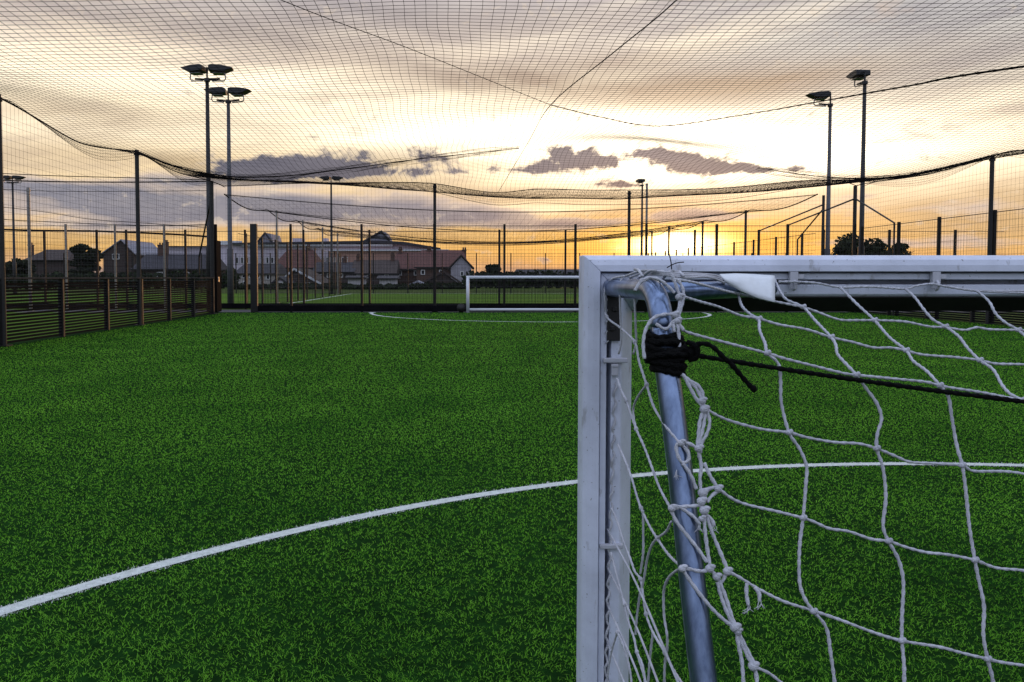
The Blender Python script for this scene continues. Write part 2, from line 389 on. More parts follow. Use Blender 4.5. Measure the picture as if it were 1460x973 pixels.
# --- back net, traced cord by cord; depth falls from the crossbar to the rope, then hangs
RY = [1.965, 1.84, 1.70, 1.57, 1.525, 1.475, 1.425, 1.385]
K = {}
cols = {
 0: [(1033,393,0),(1042,408,.6),(1052,419,1),(1058,437,1.5),(1072,450,1.9),(1082,455,2),(1083,471,2.3),(1091,490,2.7),(1094,504,3),(1110,519,3.1),(1113,545,3.4),(1114,575,3.6),(1125,617,4),(1140,640,4.15),(1150,665,4.4),(1149,690,4.6),(1145,739,5),(1140,780,5.3),(1140,830,5.7),(1148,855,5.9),(1160,872,6),(1178,895,6.2),(1184,930,6.5),(1190,973,6.8),(1194,1010,7)],
 1: [(1104,398,0),(1112,415,.4),(1122,428,.7),(1145,438,1),(1162,457,1.4),(1185,481,2),(1192,493,2.2),(1194,505,2.5),(1207,520,2.8),(1221,535,3),(1234,553,3.15),(1250,575,3.35),(1257,597,3.6),(1251,618,3.8),(1250,640,4),(1259,668,4.2),(1263,710,4.5),(1259,750,4.8),(1267,772,5),(1281,798,5.2),(1288,830,5.4),(1286,880,5.75),(1286,914,6),(1289,950,6.3),(1290,1000,6.6),(1300,1052,7)],
 2: [(1198,410,0),(1222,434,.5),(1247,457,1),(1268,481,1.5),(1292,500,2),(1302,515,2.3),(1322,530,2.7),(1340,550,3),(1352,565,3.15),(1357,595,3.4),(1364,635,3.7),(1372,664,4),(1377,700,4.3),(1382,750,4.6),(1390,799,5),(1396,830,5.2),(1403,865,5.5),(1402,905,5.8),(1408,940,6),(1416,973,6.2),(1420,1030,6.6),(1425,1084,7)],
 3: [(1291,412,0),(1305,425,.3),(1316,440,.6),(1330,456,.8),(1348,466,1),(1367,480,1.4),(1380,497,1.7),(1397,514,2),(1416,527,2.3),(1428,548,2.6),(1440,562,2.85),(1457,571,3),(1474,592,3.2),(1482,640,3.6),(1492,682,4),(1505,760,4.6),(1512,826,5),(1522,900,5.6),(1530,964,6),(1545,1050,6.6),(1550,1108,7)],
 4: [(1393,415,0),(1410,430,.3),(1420,448,.6),(1436,462,.85),(1452,471,1),(1478,495,1.5),(1502,524,2),(1530,560,2.6),(1568,588,3),(1590,640,3.5),(1606,700,4),(1630,780,4.6),(1636,848,5),(1650,920,5.5),(1655,985,6),(1670,1060,6.5),(1678,1130,7)],
}
rows = {
 0: [(1110,402),(1134,402),(1165,404),(1198,410),(1240,409),(1291,412),(1305,408),(1328,405),(1345,408),(1393,415),(1460,418),(1500,420)],
 1: [(958,398),(985,402),(1012,409),(1034,415),(1052,419),(1075,424),(1104,430),(1143,438),(1165,445),(1196,456),(1222,457),(1247,457),(1290,459),(1325,466),(1348,467),(1375,471),(1393,467),(1410,470),(1452,471),(1500,474)],
 2: [(974,423),(1000,431),(1025,438),(1055,450),(1080,454),(1110,463),(1150,470),(1184,481),(1215,488),(1245,496),(1270,496),(1291,500),(1315,506),(1365,510),(1397,514),(1420,519),(1460,520),(1502,524)],
 3: [(968,466),(980,474),(1020,485),(1055,494),(1094,504),(1120,512),(1160,522),(1200,532),(1221,535),(1260,539),(1320,545),(1343,551),(1400,560),(1457,571),(1500,578),(1568,588)],
 4: [(1006,582),(1016,589),(1040,600),(1085,612),(1125,617),(1150,624),(1190,631),(1225,633),(1250,640),(1275,650),(1297,659),(1330,661),(1372,664),(1388,672),(1440,673),(1492,682),(1550,690),(1606,700)],
 5: [(1026,698),(1040,709),(1062,719),(1105,729),(1145,739),(1162,745),(1182,754),(1210,758),(1242,769),(1267,772),(1290,780),(1320,788),(1350,791),(1390,799),(1420,810),(1460,814),(1512,826),(1580,838),(1636,848)],
 6: [(1036,815),(1050,821),(1078,838),(1115,857),(1159,871),(1200,885),(1245,902),(1286,914),(1340,923),(1370,931),(1408,940),(1430,945),(1470,951),(1530,964),(1600,975),(1655,985)],
 7: [(1078,952),(1098,961),(1120,978),(1160,998),(1194,1010),(1245,1035),(1300,1052),(1360,1068),(1425,1084),(1490,1098),(1550,1108),(1620,1120),(1678,1130)],
}
def ry(r):
    i = min(int(r), 6); t = r-i; return RY[i]*(1-t)+RY[i+1]*t
CR = .0031
net = MB()
def wob(p, s=.0012): return p + Vector((random.uniform(-s,s), random.uniform(-s,s)*2, random.uniform(-s,s)))
knots = {}
for c, pts in cols.items():
    net.cord(smooth([at(x, y, ry(r)-.002) for x, y, r in pts], 6), CR)
    for x, y, r in pts:
        if abs(r-round(r)) < 1e-6 and r > 0: knots[(c, int(r))] = (x, y)
for r, pts in rows.items():
    P = []
    for x, y in pts:
        d = RY[r]
        if r >= 1:
            t = max(0, min(1, (1060-x)/90)); d = d*(1-t)+(min(YP(y), 1.6)-.02)*t
        P.append(at(x, y, d))
    net.cord(smooth(P, 6), CR*.92)
for (c, r), (x, y) in knots.items():
    p = at(x, y, RY[r]-.003)
    net.ball(p, .0068, (1.15, .9, .85), 8, 6); net.ball(p+Vector((.003,-.002,.002)), .0048, (1,1,1.2), 6, 5)
# the rest of the back net, out of frame to the right and down to the base bar
last_c = {r: at(*[q[:2] for q in cols[4] if abs(q[2]-r) < 1e-6][0], RY[r]) for r in range(8)}
XE = GX1-.12; grid = {}
ncol = int((XE-last_c[3].x)/.165)
for r in range(8):
    for k in range(ncol+1):
        p = last_c[r]; x = p.x+(XE-p.x)*k/ncol
        s = math.sin(math.pi*(x-GX0)/GW); s0 = math.sin(math.pi*(p.x-GX0)/GW)
        grid[(k, r)] = Vector((x, p.y, p.z-(.07*(s-s0) if r else 0)))
        if 0 < k < ncol and r: grid[(k, r)] = wob(grid[(k, r)], .012)
colsb = {}
for c in range(5): colsb[c-4] = at(*[q[:2] for q in cols[c] if q[2] == 7][0], RY[7])
for r in (8, 9):
    zz = .28 if r == 8 else .07
    for k in range(-4, ncol+1):
        p = colsb[k] if k < 0 else grid[(k, 7)]
        grid[(k, r)] = Vector((p.x+.01*(r-7), RY[7]-.045*(r-7), p.z-(p.z-.07)*(r-7)/2))
for k in range(-4, ncol+1):
    rs = range(7, 10) if k <= 0 else range(0, 10)
    pts = [colsb[k] if (k < 0 and r == 7) else grid[(k, r)] for r in rs]
    net.tube(smooth(pts, 3), CR, 5)
    net.tube([grid[(k,9)], grid[(k,9)]+Vector((0,-.02,-.05))], CR, 5)
for r in range(10):
    ks = range(0, ncol+1) if r < 8 else range(-4, ncol+1)
    net.tube(smooth([grid[(k, r)] for k in ks], 3), CR*.92, 5)
net.build('back_net', M['cord'], goal, True)

# --- side net between post and pipe
side = MB(); SR = .0026
def spt(x, y, off=0):
    xl = 868 - (y-400)*.012; xr = 925+(y-400)*.125
    t = max(0, min(1, (x-xl)/(xr-xl)))
    return at(x, y, (1.975*(1-t)+(YP(y)-.024)*t)-off)
def cord(pts, r=None, mb=None, off=0): (mb or side).cord(smooth([spt(x, y, off) for x, y in pts], 6), r or SR)
for pts in (
 [(890,394),(875,397),(866,404),(862,414),(863,432),(865,452),(885,468),(905,488),(911,515),(922,549),(932,580),(948,606),(968,631)],
 [(880,540),(886,557),(893,572),(900,592),(907,612),(918,636),(930,668),(938,690),(946,707),(957,726)],
 [(922,549),(910,565),(903,582),(904,598),(907,612)],
 [(881,634),(891,656),(900,680),(907,704),(914,725),(926,750),(937,768),(954,792),(972,809)],
 [(957,744),(950,758),(937,768),(928,780),(922,800),(919,820),(916,835),(912,850),(908,880),(906,905)],
 [(917,728),(917,760),(917,788),(913,818)],
 [(872,725),(877,736),(883,752),(889,772),(898,795),(905,815),(913,826),(917,850),(921,876),(931,902),(948,931),(960,955),(975,978),(990,1000)],
 [(871,788),(877,812),(884,838),(890,862),(897,890),(904,910),(908,930),(917,960),(925,985)],
 [(880,902),(888,918),(894,938),(898,955),(901,980)],[(880,902),(873,925),(868,950),(864,985)],
 [(931,902),(928,925),(926,945),(924,975)],[(908,930),(916,948),(920,975)],
 [(967,812),(955,822),(948,835),(946,850),(947,880),(951,905),(951,925),(948,945),(947,975)],
): cord(pts)
for x, y in ((865,452),(905,488),(922,549),(893,572),(907,612),(937,768),(914,725),(913,826),(921,876),(890,862),(948,931),(908,930),(880,902)):
    side.ball(spt(x, y, .002), .0052, (1,1,1.2), 7, 5)
# lacing cord running in the post's channel
lac = []
for i in range(60):
    y = 545+i*7.4; lac.append(at(877-(y-545)*.032+math.sin(i*1.9)*2.4, y, GY-.030+.006*math.cos(i*1.9)))
side.tube(lac, .0034, 6)
lac = [at(866+math.sin(i*2.1)*2.6, 420+i*5, GY-.034+.004*math.cos(i*2.1)) for i in range(15)]
side.tube(lac, .003, 6)
# sides continue to the ground and the far side panel
for i in range(5):
    z = .5-i*.1
    side.tube(smooth([Vector((GX0+.07, GY-.03, z)), Vector((GX0+.09, 1.75, z-.05)), Vector((PXc-.02, YP(960)-.04*i/4, z-.08))], 4), SR, 5)
side.build('side_net', M['cord'], goal, True)
side = MB()
for i in range(8):
    z = 1.05-i*.135
    side.tube(smooth([Vector((GX1-.07, GY-.03, z)), Vector((GX1-.09, 1.78, z-.04)), Vector((2*(GX0+GW/2)-PXc, 1.60-i*.035, z-.06))], 4), SR, 5)
for i in range(3):
    y = 1.92-i*.12
    side.tube(smooth([Vector((GX1-.08, y, 1.12)), Vector((GX1-.085, y-.03, .6)), Vector((GX1-.08, y-.06, .04))], 4), SR, 5)
side.build('side_net', M['cord'], goal, True)

# --- lacing of the net onto the pipe (loops, hitches, knots)
lace = MB()
def pt(x, y, off): return at(x, y, YP(y)-PD-off)
def lcord(pts, r=.0034, off=.004, end=True): lace.cord(smooth([pt(x, y, off) for x, y in pts], 6), r)
for pts in (
 [(958,392),(962,402),(966,414),(970,424),(968,440),(966,452),(960,462),(962,474)],
 [(975,420),(972,436),(968,450),(970,462),(963,460)],
 [(965,398),(972,408),(975,422),(971,438),(965,452)],
 [(935,462),(950,470),(962,456),(968,462),(975,472)],
 [(966,462),(968,480),(969,500)],
 [(962,448),(945,449),(930,455),(920,472),(917,492),(919,512)],
 [(972,534),(985,545),(994,556),(1002,574),(1006,582)],
 [(974,534),(982,549),(991,566),(1000,578),(1008,584)],
 [(980,543),(990,546),(1000,556),(1003,572)],
 [(1004,584),(998,600),(996,620),(994,636)],
 [(1008,586),(1012,602),(1008,618),(1000,632),(995,640)],
 [(1006,584),(1004,602),(1000,620),(996,634)],
 [(968,631),(980,632),(992,638),(1000,646)],
 [(966,632),(964,640),(969,656),(976,661),(983,653),(980,643),(972,634)],
 [(973,661),(981,671),(988,684),(993,698)],[(996,645),(1000,665),(998,680),(999,698)],
 [(1004,660),(1012,678),(1022,694)],[(1022,694),(1008,698),(998,700)],[(1026,700),(1016,706),(1008,716)],
 [(957,726),(970,723),(985,722),(997,721)],[(957,724),(968,722),(975,727),(990,738),(998,748)],
 [(957,728),(965,745),(980,764),(996,784),(1008,802)],
 [(1000,702),(1006,712),(998,722),(1007,732),(1002,742)],
 [(1004,735),(1005,755),(1008,780),(1012,806)],[(1008,738),(1018,766),(1028,790),(1037,812)],
 [(1005,734),(1012,738),(1016,744),(1018,750)],
 [(972,810),(985,812),(1000,815),(1012,812)],[(1012,812),(1022,822),(1028,832),(1036,816)],
 [(973,812),(985,830),(1000,850),(1015,868),(1032,884),(1046,894)],
 [(1023,830),(1028,850),(1036,872),(1046,892)],[(1025,828),(1034,850),(1042,875),(1049,894)],
 [(1050,898),(1053,920),(1058,945),(1060,975)],[(1051,898),(1062,920),(1072,940),(1078,952)],
 [(1050,898),(1056,915),(1068,940),(1074,950),(1078,960),(1080,985)],
 [(1065,832),(1064,845),(1067,864)],[(1076,838),(1082,846),(1083,858)],
 [(912,402),(925,396),(940,399),(952,408),(962,418)],
 [(905,415),(912,404),(924,397)],
): lcord(pts)
for (x, y, s) in ((968,424,1.3),(962,449,1.2),(966,458,1.2),(1004,584,1.5),(1001,572,1.3),(996,640,1.4),(971,632,1.2),(1002,703,1.6),(1000,715,1.5),(1004,728,1.6),(1024,697,1.3),(958,725,1.3),(973,811,1.3),(1012,811,1.4),(1022,823,1.3),(1037,815,1.4),(1048,895,1.6),(1052,901,1.2),(1074,950,1.6),(1000,740,1.0)):
    lace.ball(pt(x, y, .006), .0062*s, (1,.9,.9), 7, 5); lace.ball(pt(x+3, y-3, .009), .0042*s, (1.3,.8,.8), 6, 5)
for x, y in ((1067,864),(1083,858),(998,748),(1018,750),(965,673),(1080,985)):
    for i in range(6): lace.tube(smooth([pt(x, y-3, .005), pt(x+random.uniform(-4,4), y+4, .006), pt(x+random.uniform(-9,9), y+random.uniform(7,12), .006)], 3), .0006, 4)
# loops hanging over the horizontal pipe
for px0 in (884, 905):
    t = (px0-872)/50; Yq = 1.92-.22*t
    c = at(px0+3, 410, Yq)
    lp = [c+Vector((.027*math.cos(a)*-1, 0, .031*math.sin(a))) for a in np.linspace(math.pi*.15, math.pi*1.02, 9)]
    lp = [at(px0+20, 397, Yq-.01)] + [at(px0+8, 394, Yq-.02), at(px0+1, 402, Yq-.03), at(px0, 425, Yq-.028), at(px0+1, 460, Yq-.02), at(px0+2, 488, Yq-.01), at(px0-2, 505, Yq)]
    lace.tube(smooth(lp, 5), .0026, 6)
# strands wound along the top of the pipes under the crossbar
for k in range(3):
    y0 = 392+k*2.2
    lace.tube(smooth([at(892+k*6, y0+2, 1.80), at(915+k*4, y0-6+k, 1.70), at(945, 388+2*k, 1.60), at(968+k*5, 390+k*3, 1.62), at(1000+k*4, 391+k*2, 1.70), at(1024+k*3, 394+k*4, 1.78), at(1032, 404+k, 1.80)], 5), .0026, 6)
for (x0,y0,x1,y1) in ((905,384,916,394),(918,393,935,386),(935,388,952,392),(945,398,960,386),(950,390,965,396),(962,388,975,394)):
    lace.tube(smooth([at(x0,y0,1.66), at((x0+x1)/2, (y0+y1)/2-3, 1.63), at(x1,y1,1.60)], 5), .0032, 6)
lace.build('lacing_cord', M['cord'], goal, True)
# stiff end of a dark tie sticking up in front of the crossbar
b = MB()
b.tube(smooth([at(960,400,1.66), at(958,388,1.655), at(957,376,1.65), at(955,366,1.65), at(953,355,1.66)], 4), .0012, 5)
b.tube(smooth([at(951,382,1.655), at(958,378,1.65), at(966,375,1.648), at(975,374,1.65)], 4), .0012, 5)
tag(b.build('cable_tie', M['dark'], None, True), 'thin dark tie end sticking up before the crossbar', 'cable tie')
# tape
b = MB(); a0 = (br1-br0).normalized(); v = []; f = []
edge_t = [at(1026,391,1.80), at(1050,390,1.82), at(1075,391,1.85), at(1104,393,1.88)]
edge_b = [at(1033,403,1.79), at(1056,415,1.79), at(1080,425,1.80), at(1105,431,1.81)]
n = 12
for i in range(n+1):
    t = i/n*3; k = min(2, int(t)); q = t-k
    T = edge_t[k].lerp(edge_t[k+1], q); B_ = edge_b[k].lerp(edge_b[k+1], q)
    for j in range(6):
        p = T.lerp(B_, j/5); p.y += -.010*math.sin(j/5*math.pi)*(1 if i<8 else .4) + .002*math.sin(i*.9+j); v.append(p)
f = [(i*6+j, i*6+j+1, (i+1)*6+j+1, (i+1)*6+j) for i in range(n) for j in range(5)]
b.add([tuple(q) for q in v], f); o = b.build('tape', M['tape'], None, True)
sm = o.modifiers.new('thick', 'SOLIDIFY'); sm.thickness = .0012
tag(o, 'white tape flap stuck round the brace below the crossbar', 'tape')

# --- black rope wound round the pipe and stretched to the other side
rope = thing('rope', 'black rope wound round the grey pipe and stretched along the net', 'rope', tuple(at(950,505,1.56)))
coil = MB()
pk = [at(945+ (y-470)*.12, y, YP(y)) for y in (476,483,490,497,504,511,518,525,530)]
for i, c in enumerate(pk):
    rad = PD+.006+(.004 if 1 <= i <= 6 else 0); tl = random.uniform(-.006,.006); tl2 = random.uniform(-.006,.006)
    ring = [c+Vector((rad*math.cos(a), rad*math.sin(a), tl*math.cos(a)+tl2*math.sin(a))) for a in np.linspace(0, 2*math.pi, 19)]
    coil.cord(ring, .0062, pitch=.02)
for i in range(4):
    c = pk[2+i]; rad = PD+.014
    ring = [c+Vector((rad*math.cos(a), rad*math.sin(a), .012*math.sin(a+i))) for a in np.linspace(0, 2*math.pi, 19)]
    coil.cord(ring, .006, pitch=.02)
coil.build('coil', M['rope'], rope, True)
kn = MB()
Yk = 1.535
for (x, y, s) in ((976,500,1.0),(984,503,1.1),(991,499,1.0),(990,508,.9)): kn.ball(at(x, y, Yk), .011*s, (1,1,1.1), 10, 7)
kn.tube(smooth([at(980,488,Yk), at(992,494,Yk-.012), at(994,508,Yk-.01), at(982,514,Yk)], 6), .0055, 8)
kn.build('knot', M['rope'], rope, True)
tl = MB(); tl.cord(smooth([at(985,496,Yk-.005), at(1000,490,Yk-.015), at(1015,494,Yk-.02), at(1030,508,Yk-.022), at(1045,522,Yk-.022), at(1060,540,Yk-.02), at(1077,558,Yk-.02)], 6), .0048, 8)
tl.ball(at(1074,554,Yk-.02), .0068, (1,1,1)); tl.build('tail', M['rope'], rope, True)
ln = MB(); p0 = at(990,507,Yk); p1 = at(1460,573,1.545)
xs = np.linspace(p0.x, 2*(GX0+GW/2)-p0.x, 40); w = xs[-1]-xs[0]
t1 = (p1.x-p0.x)/w; sag = (p0.z-p1.z)/(4*t1*(1-t1))
ln.cord([Vector((x, Yk+.01, p0.z-sag*4*((x-xs[0])/w)*(1-(x-xs[0])/w))) for x in xs], .0048, 8, .004, .02)
ln.build('line', M['rope'], rope, True)

# ------------------------------------------------------------------ far goal
FGY = YB-.35; fx0 = gx(667, FGY); FGW = 4.75; fx1 = fx0+FGW; FH = gz(393.5, FGY)
fg = thing('football_goal', 'far white goal standing against the back fence', 'goal', (fx0+FGW/2, FGY, 0), 'five-a-side goals')
for x in (fx0, fx1):
    b = MB(); b.tube([(x,FGY,0),(x,FGY,FH)], .055, 10); b.build('post', M['white2'], fg, True)
b = MB(); b.tube([(fx0-.05,FGY,FH-.05),(fx1+.05,FGY,FH-.05)], .052, 10); b.build('crossbar', M['white2'], fg, True)
b = MB(); b.tube([(fx0,FGY+.03,.10),(fx1,FGY+.03,.10)], .045, 10); b.build('base_bar', M['white2'], fg, True)
b = MB(); b.tube([(fx0,FGY,.05),(fx0,FGY+.30,.05)], .04, 8); b.build('base_bar', M['white2'], fg, True)
b = MB(); b.tube([(fx0-.22,FGY-.02,.15),(fx0-.22,FGY+.10,.15)], .15, 14); b.build('wheel', M['black'], fg, True)
b = MB(); A = []; B = []
for i in range(41):
    x = fx0+FGW*i/40; A += [(x,FGY+.02,FH-.05),(x,FGY+.22,FH-.20)]; B += [(x,FGY+.22,FH-.20),(x,FGY+.32,.05)]
for j in range(10):
    z = .05+(FH-.25)*j/9; A.append((fx0,FGY+.32-.1*j/9,z)); B.append((fx1,FGY+.32-.1*j/9,z))
b.lines(A, B, .003); b.build('back_net', M['net'], fg)

# ------------------------------------------------------------------ slatted rebound boards (left and right)
BH = 1.16
def rebound(X, y0, y1, label, sgn, posts):
    t = thing('rebound_fence', label, 'fence', (X, (y0+y1)/2, 0), 'slatted rebound boards along the pitch')
    ys = posts
    for i in range(len(ys)-1):
        b = MB(); L = ys[i+1]-ys[i]-.07; yc = (ys[i]+ys[i+1])/2
        for k in range(18):
            z = .05+k*.0585
            b.box((X+random.uniform(-.003,.003), yc, z), (.03, L, .037), rx=random.uniform(-.001,.001))
        b.build('slat_panel', M['slat'], t)
    for i, y in enumerate(ys):
        b = MB(); b.box((X-.0*sgn, y, (BH-.03)/2), (.10,.065,BH-.03)); o = b.build('post', M['black'], t); bevel(o, .006)
        if i in (0,): pass
    b = MB(); b.box((X, (ys[0]+ys[-1])/2, BH-.012), (.14, ys[-1]-ys[0]+.1, .04)); o = b.build('top_rail', M['rail'], t); bevel(o, .006)
    return t
lp = [1.6,3.5,5.4,7.3,9.2,11.1,13.0,15.05,17.0,18.85,20.7,22.6,24.4]
rebound(XL, 1.6, 24.4, 'dark slatted rebound board along the left edge of the green turf', -1, lp)
rp = [YB-.2-1.92*i for i in range(13)][::-1]
rebound(XR, rp[0], rp[-1], 'dark slatted rebound board glimpsed below the near crossbar', 1, rp)

# ------------------------------------------------------------------ mesh fences
def mesh_fence(name, A, B, posts, h, label, kick=True, dv=.05, wire=.0028, post_r=.035, group=None, panelgaps=(), mp=None):
    A = Vector(A); B = Vector(B); L = (B-A).length; u = (B-A)/L
    t = thing(name, label, 'fence', tuple((A+B)/2), group)
    cuts = sorted(set([0.0]+[p for p in posts]+[L]))
    for a, b_ in zip(cuts[:-1], cuts[1:]):
        if b_-a < .3 or any(abs(g-(a+b_)/2) < .8 for g in panelgaps): continue
        m = MB(); n = int((b_-a)/dv); P = []; Q = []
        for i in range(n+1):
            p = A+u*(a+(b_-a)*i/n); P.append(p+Vector((0,0,.06))); Q.append(p+Vector((0,0,h)))
        nz = int(h/.2)
        for k in range(nz+1):
            z = .06+(h-.08)*k/nz; P.append(A+u*a+Vector((0,0,z))); Q.append(A+u*b_+Vector((0,0,z)))
        for z in (h-.02,): P.append(A+u*a+Vector((0,.01,z))); Q.append(A+u*b_+Vector((0,.01,z)))
        m.lines(P, Q, wire); m.tube([A+u*(a+.04)+Vector((0,-.012,h-.02)), A+u*(b_-.04)+Vector((0,-.012,h-.02))], .011, 6); m.build('mesh_panel', M['wire'], t)
    for p in posts:
        q = A+u*p; m = MB(); (m.tube([(q.x,q.y,0),(q.x,q.y,h+.04)], post_r*1.1, 10) if mp else m.box((q.x, q.y, h/2+.02), (post_r*2, post_r*2, h+.04))); o = m.build('post', mp or M['dark'], t)
    if kick:
        m = MB(); c = (A+B)/2; ang = math.atan2(u.y, u.x)
        m.box((c.x, c.y-.03*abs(u.x), .12), (L, .04, .20), rz=ang); m.build('kickboard', M['slat'], t)
    return t
FHt = 2.9
bx = [gx(p, YB) for p in (363, 415, 516, 619, 719, 820, 921, 1021, 1122)]
x0 = bx[0]; x1 = XR
mesh_fence('mesh_fence', (x0,YB,0), (x1,YB,0), [q-x0 for q in bx]+[x1-x0], FHt, 'dark mesh fence behind the far goal, low board along its foot', group='mesh fences')
ry_ = [p for p in (3.2,5.6,8.0,10.4,12.8,15.2,17.2,19.25,21.45,23.4,25.5)]
mesh_fence('mesh_fence', (XR+.09,2,0), (XR+.09,YB,0), [q-2 for q in ry_], 2.8, 'mesh fence rising above the right rebound board', kick=False, dv=.1, group='mesh fences')
Y2 = 28.2
px2 = [gx(p, Y2) for p in (139, 181, 265, 350, 433, 527, 620, 712, 806, 897, 990, 1081)]
px2 = [-19.5,-17.1,-15.0]+px2+[13.4,15.8,18.2]
mesh_fence('mesh_fence', (-22,Y2,0), (20,Y2,0), [q+22 for q in px2], 2.86, 'second mesh fence across the path, start of the next pitch', dv=.1, group='mesh fences')
xl = [-21.0,-18.6,-16.4,gx(95,YB),gx(165,YB),gx(235,YB)]
mesh_fence('mesh_fence', (-23,YB,0), (XL-.5,YB,0), [q+23 for q in xl], FHt, 'mesh fence with pale posts left of the corner, above the rebound board', dv=.1, group='mesh fences', kick=False, mp=M['galvpole'])
nr = [29.5+2.4*i for i in range(11)]
mesh_fence('mesh_fence', (13.2,28.4,0), (13.2,54,0), [q-28.4 for q in nr], 2.8, 'mesh fence receding along the right side of the next pitch', dv=.24, wire=.004, kick=False, group='mesh fences')
mesh_fence('mesh_fence', (-8.0,28.4,0), (-8.0,54,0), [q-28.4 for q in nr], 2.8, 'mesh fence receding along the left side of the next pitch', dv=.24, wire=.004, kick=False, group='mesh fences')
mesh_fence('mesh_fence', (-31,56.2,0), (26,56.2,0), [2.5*i for i in range(1,23)], 2.9, 'farthest mesh fence, between the next pitch and the hedges', dv=.25, wire=.004, kick=False, group='mesh fences')

# gate at the back left corner
gate = thing('gate', 'dark gate leaf standing open by the left corner pole', 'gate', (gx(312,25.2),25.4,0))
gxl = gx(306, 25.6)
b = MB(); b.box((gxl,25.62,1.46),(.16,.12,2.92)); b.build('post', M['net'], gate)
b = MB(); b.box((gx(363,YB)+.001,YB-.05,1.47),(.22,.14,2.94)); b.build('post', M['black'], gate)
b = MB(); b.box((gx(313,25.2),25.05,1.2),(.06,.80,2.3),rz=R(7)); b.build('leaf', M['net'], gate)
b = MB(); b.box((gx(316,25.2)+.05,24.7,1.1),(.04,.04,.16)); b.build('handle', M['galvpole'], gate)

# ------------------------------------------------------------------ net poles
PH = 4.22
def pole(x, y, h, label, m=None, r=.05, group='tall poles holding the nets', braces=()):
    if not braces:
        b = MB(); b.tube([(x,y,0),(x,y,h)], r, 10); b.tube([(x,y,h-.12),(x,y,h-.06)], r*1.35, 10); b.box((x,y,.012),(r*4,r*4,.02))
        o = b.build('net_pole', m or M['black'])
        o.data.transform(__import__('mathutils').Matrix.Translation((-x,-y,0))); o.location = (x,y,0)
        return tag(o, label, 'pole', group)
    t = thing('net_pole', label, 'pole', (x,y,0), group)
    b = MB(); b.tube([(x,y,0),(x,y,h)], r, 10); b.box((x,y,.012),(r*4,r*4,.02)); b.build('pole', m or M['black'], t)
    for q in braces:
        b = MB(); b.tube(q, .028, 8); b.build('brace', m or M['black'], t)
    return t
for x, y, h, l in ((XL-.12,7.3,PH,'net pole by the left board, out of frame nearest the camera'),(gx(3,13.0),13.0,PH,'tall black net pole cut by the left edge of the photo'),
    (gx(198,18.7),18.7,PH,'tall black net pole half way along the left rebound board'),
    (gx(619,YB)+.02,YB+.09,gz(262,YB),'tall black net pole left of the far goal'),(gx(897,YB),YB+.09,gz(272,YB),'tall net pole behind the near goal corner, right of the far goal'),
    (gx(1410,19.25),19.25,gz(223,19.25),'tall net pole at the right behind the crossbar, nearest on that side'),
    (XR+.2,13.0,PH,'net pole beyond the right edge'),(XR+.2,7.3,PH,'net pole beyond the right edge beside the near goal')):
    if l.startswith('net pole') and (x > 13 or y < 8): 
        pass
    pole(x, y, h, l)
# corner poles with braces
cl = (gx(303,24.6),24.6)
pole(cl[0], cl[1], PH, 'thick black corner pole where left board meets the gate, thin brace beside', r=.07,
     braces=[[Vector((cl[0]-.05,cl[1]+.1,gz(285,24.7))), at(284,366,25.8), at(283.5,392,25.8)]])
cr = (gx(1219,YB),YB+.1)
pole(cr[0], cr[1], PH, 'dark corner pole on the right with two sloping braces', r=.06,
     braces=[[Vector((cr[0],cr[1],gz(283,YB))), at(1122,322,YB+.12), Vector((gx(1122,YB+.12),YB+.12,0))],
             [Vector((cr[0],cr[1],gz(283,YB))), at(1275,318,23.4), Vector((gx(1275,23.4),23.4,0))]])
c2 = (gx(1172,28.7),28.7)
pole(c2[0], c2[1], 4.2, 'dark corner pole of the next pitch with two sloping braces', r=.05,
     braces=[[Vector((c2[0],c2[1],gz(292,28.7))), at(1081,330,28.4), Vector((gx(1081,28.4),28.4,0))],
             [Vector((c2[0],c2[1],gz(298,28.7))), at(1137,342,32), Vector((gx(1137,32),32,0))]])
for i, (px, py, Y) in enumerate(((1062,300,34.8),(1001,316,40.8),(953,323,45.8),(929,330,51))):
    pole(gx(px,Y), Y, gz(py,Y), ['nearest','second','third','farthest'][i]+' net pole along the right side of the next pitch', r=.055)
for i, Y in enumerate((35,41,47,53)):
    pole(-8.1, Y, 4.2, ['nearest','second','third','farthest'][i]+' net pole along the left side of the next pitch', M['galvpole'], r=.045)
pole(gx(43,26.3), 26.3, 4.2, 'pale pole far left beside a floodlight mast', M['galvpole'], r=.055)

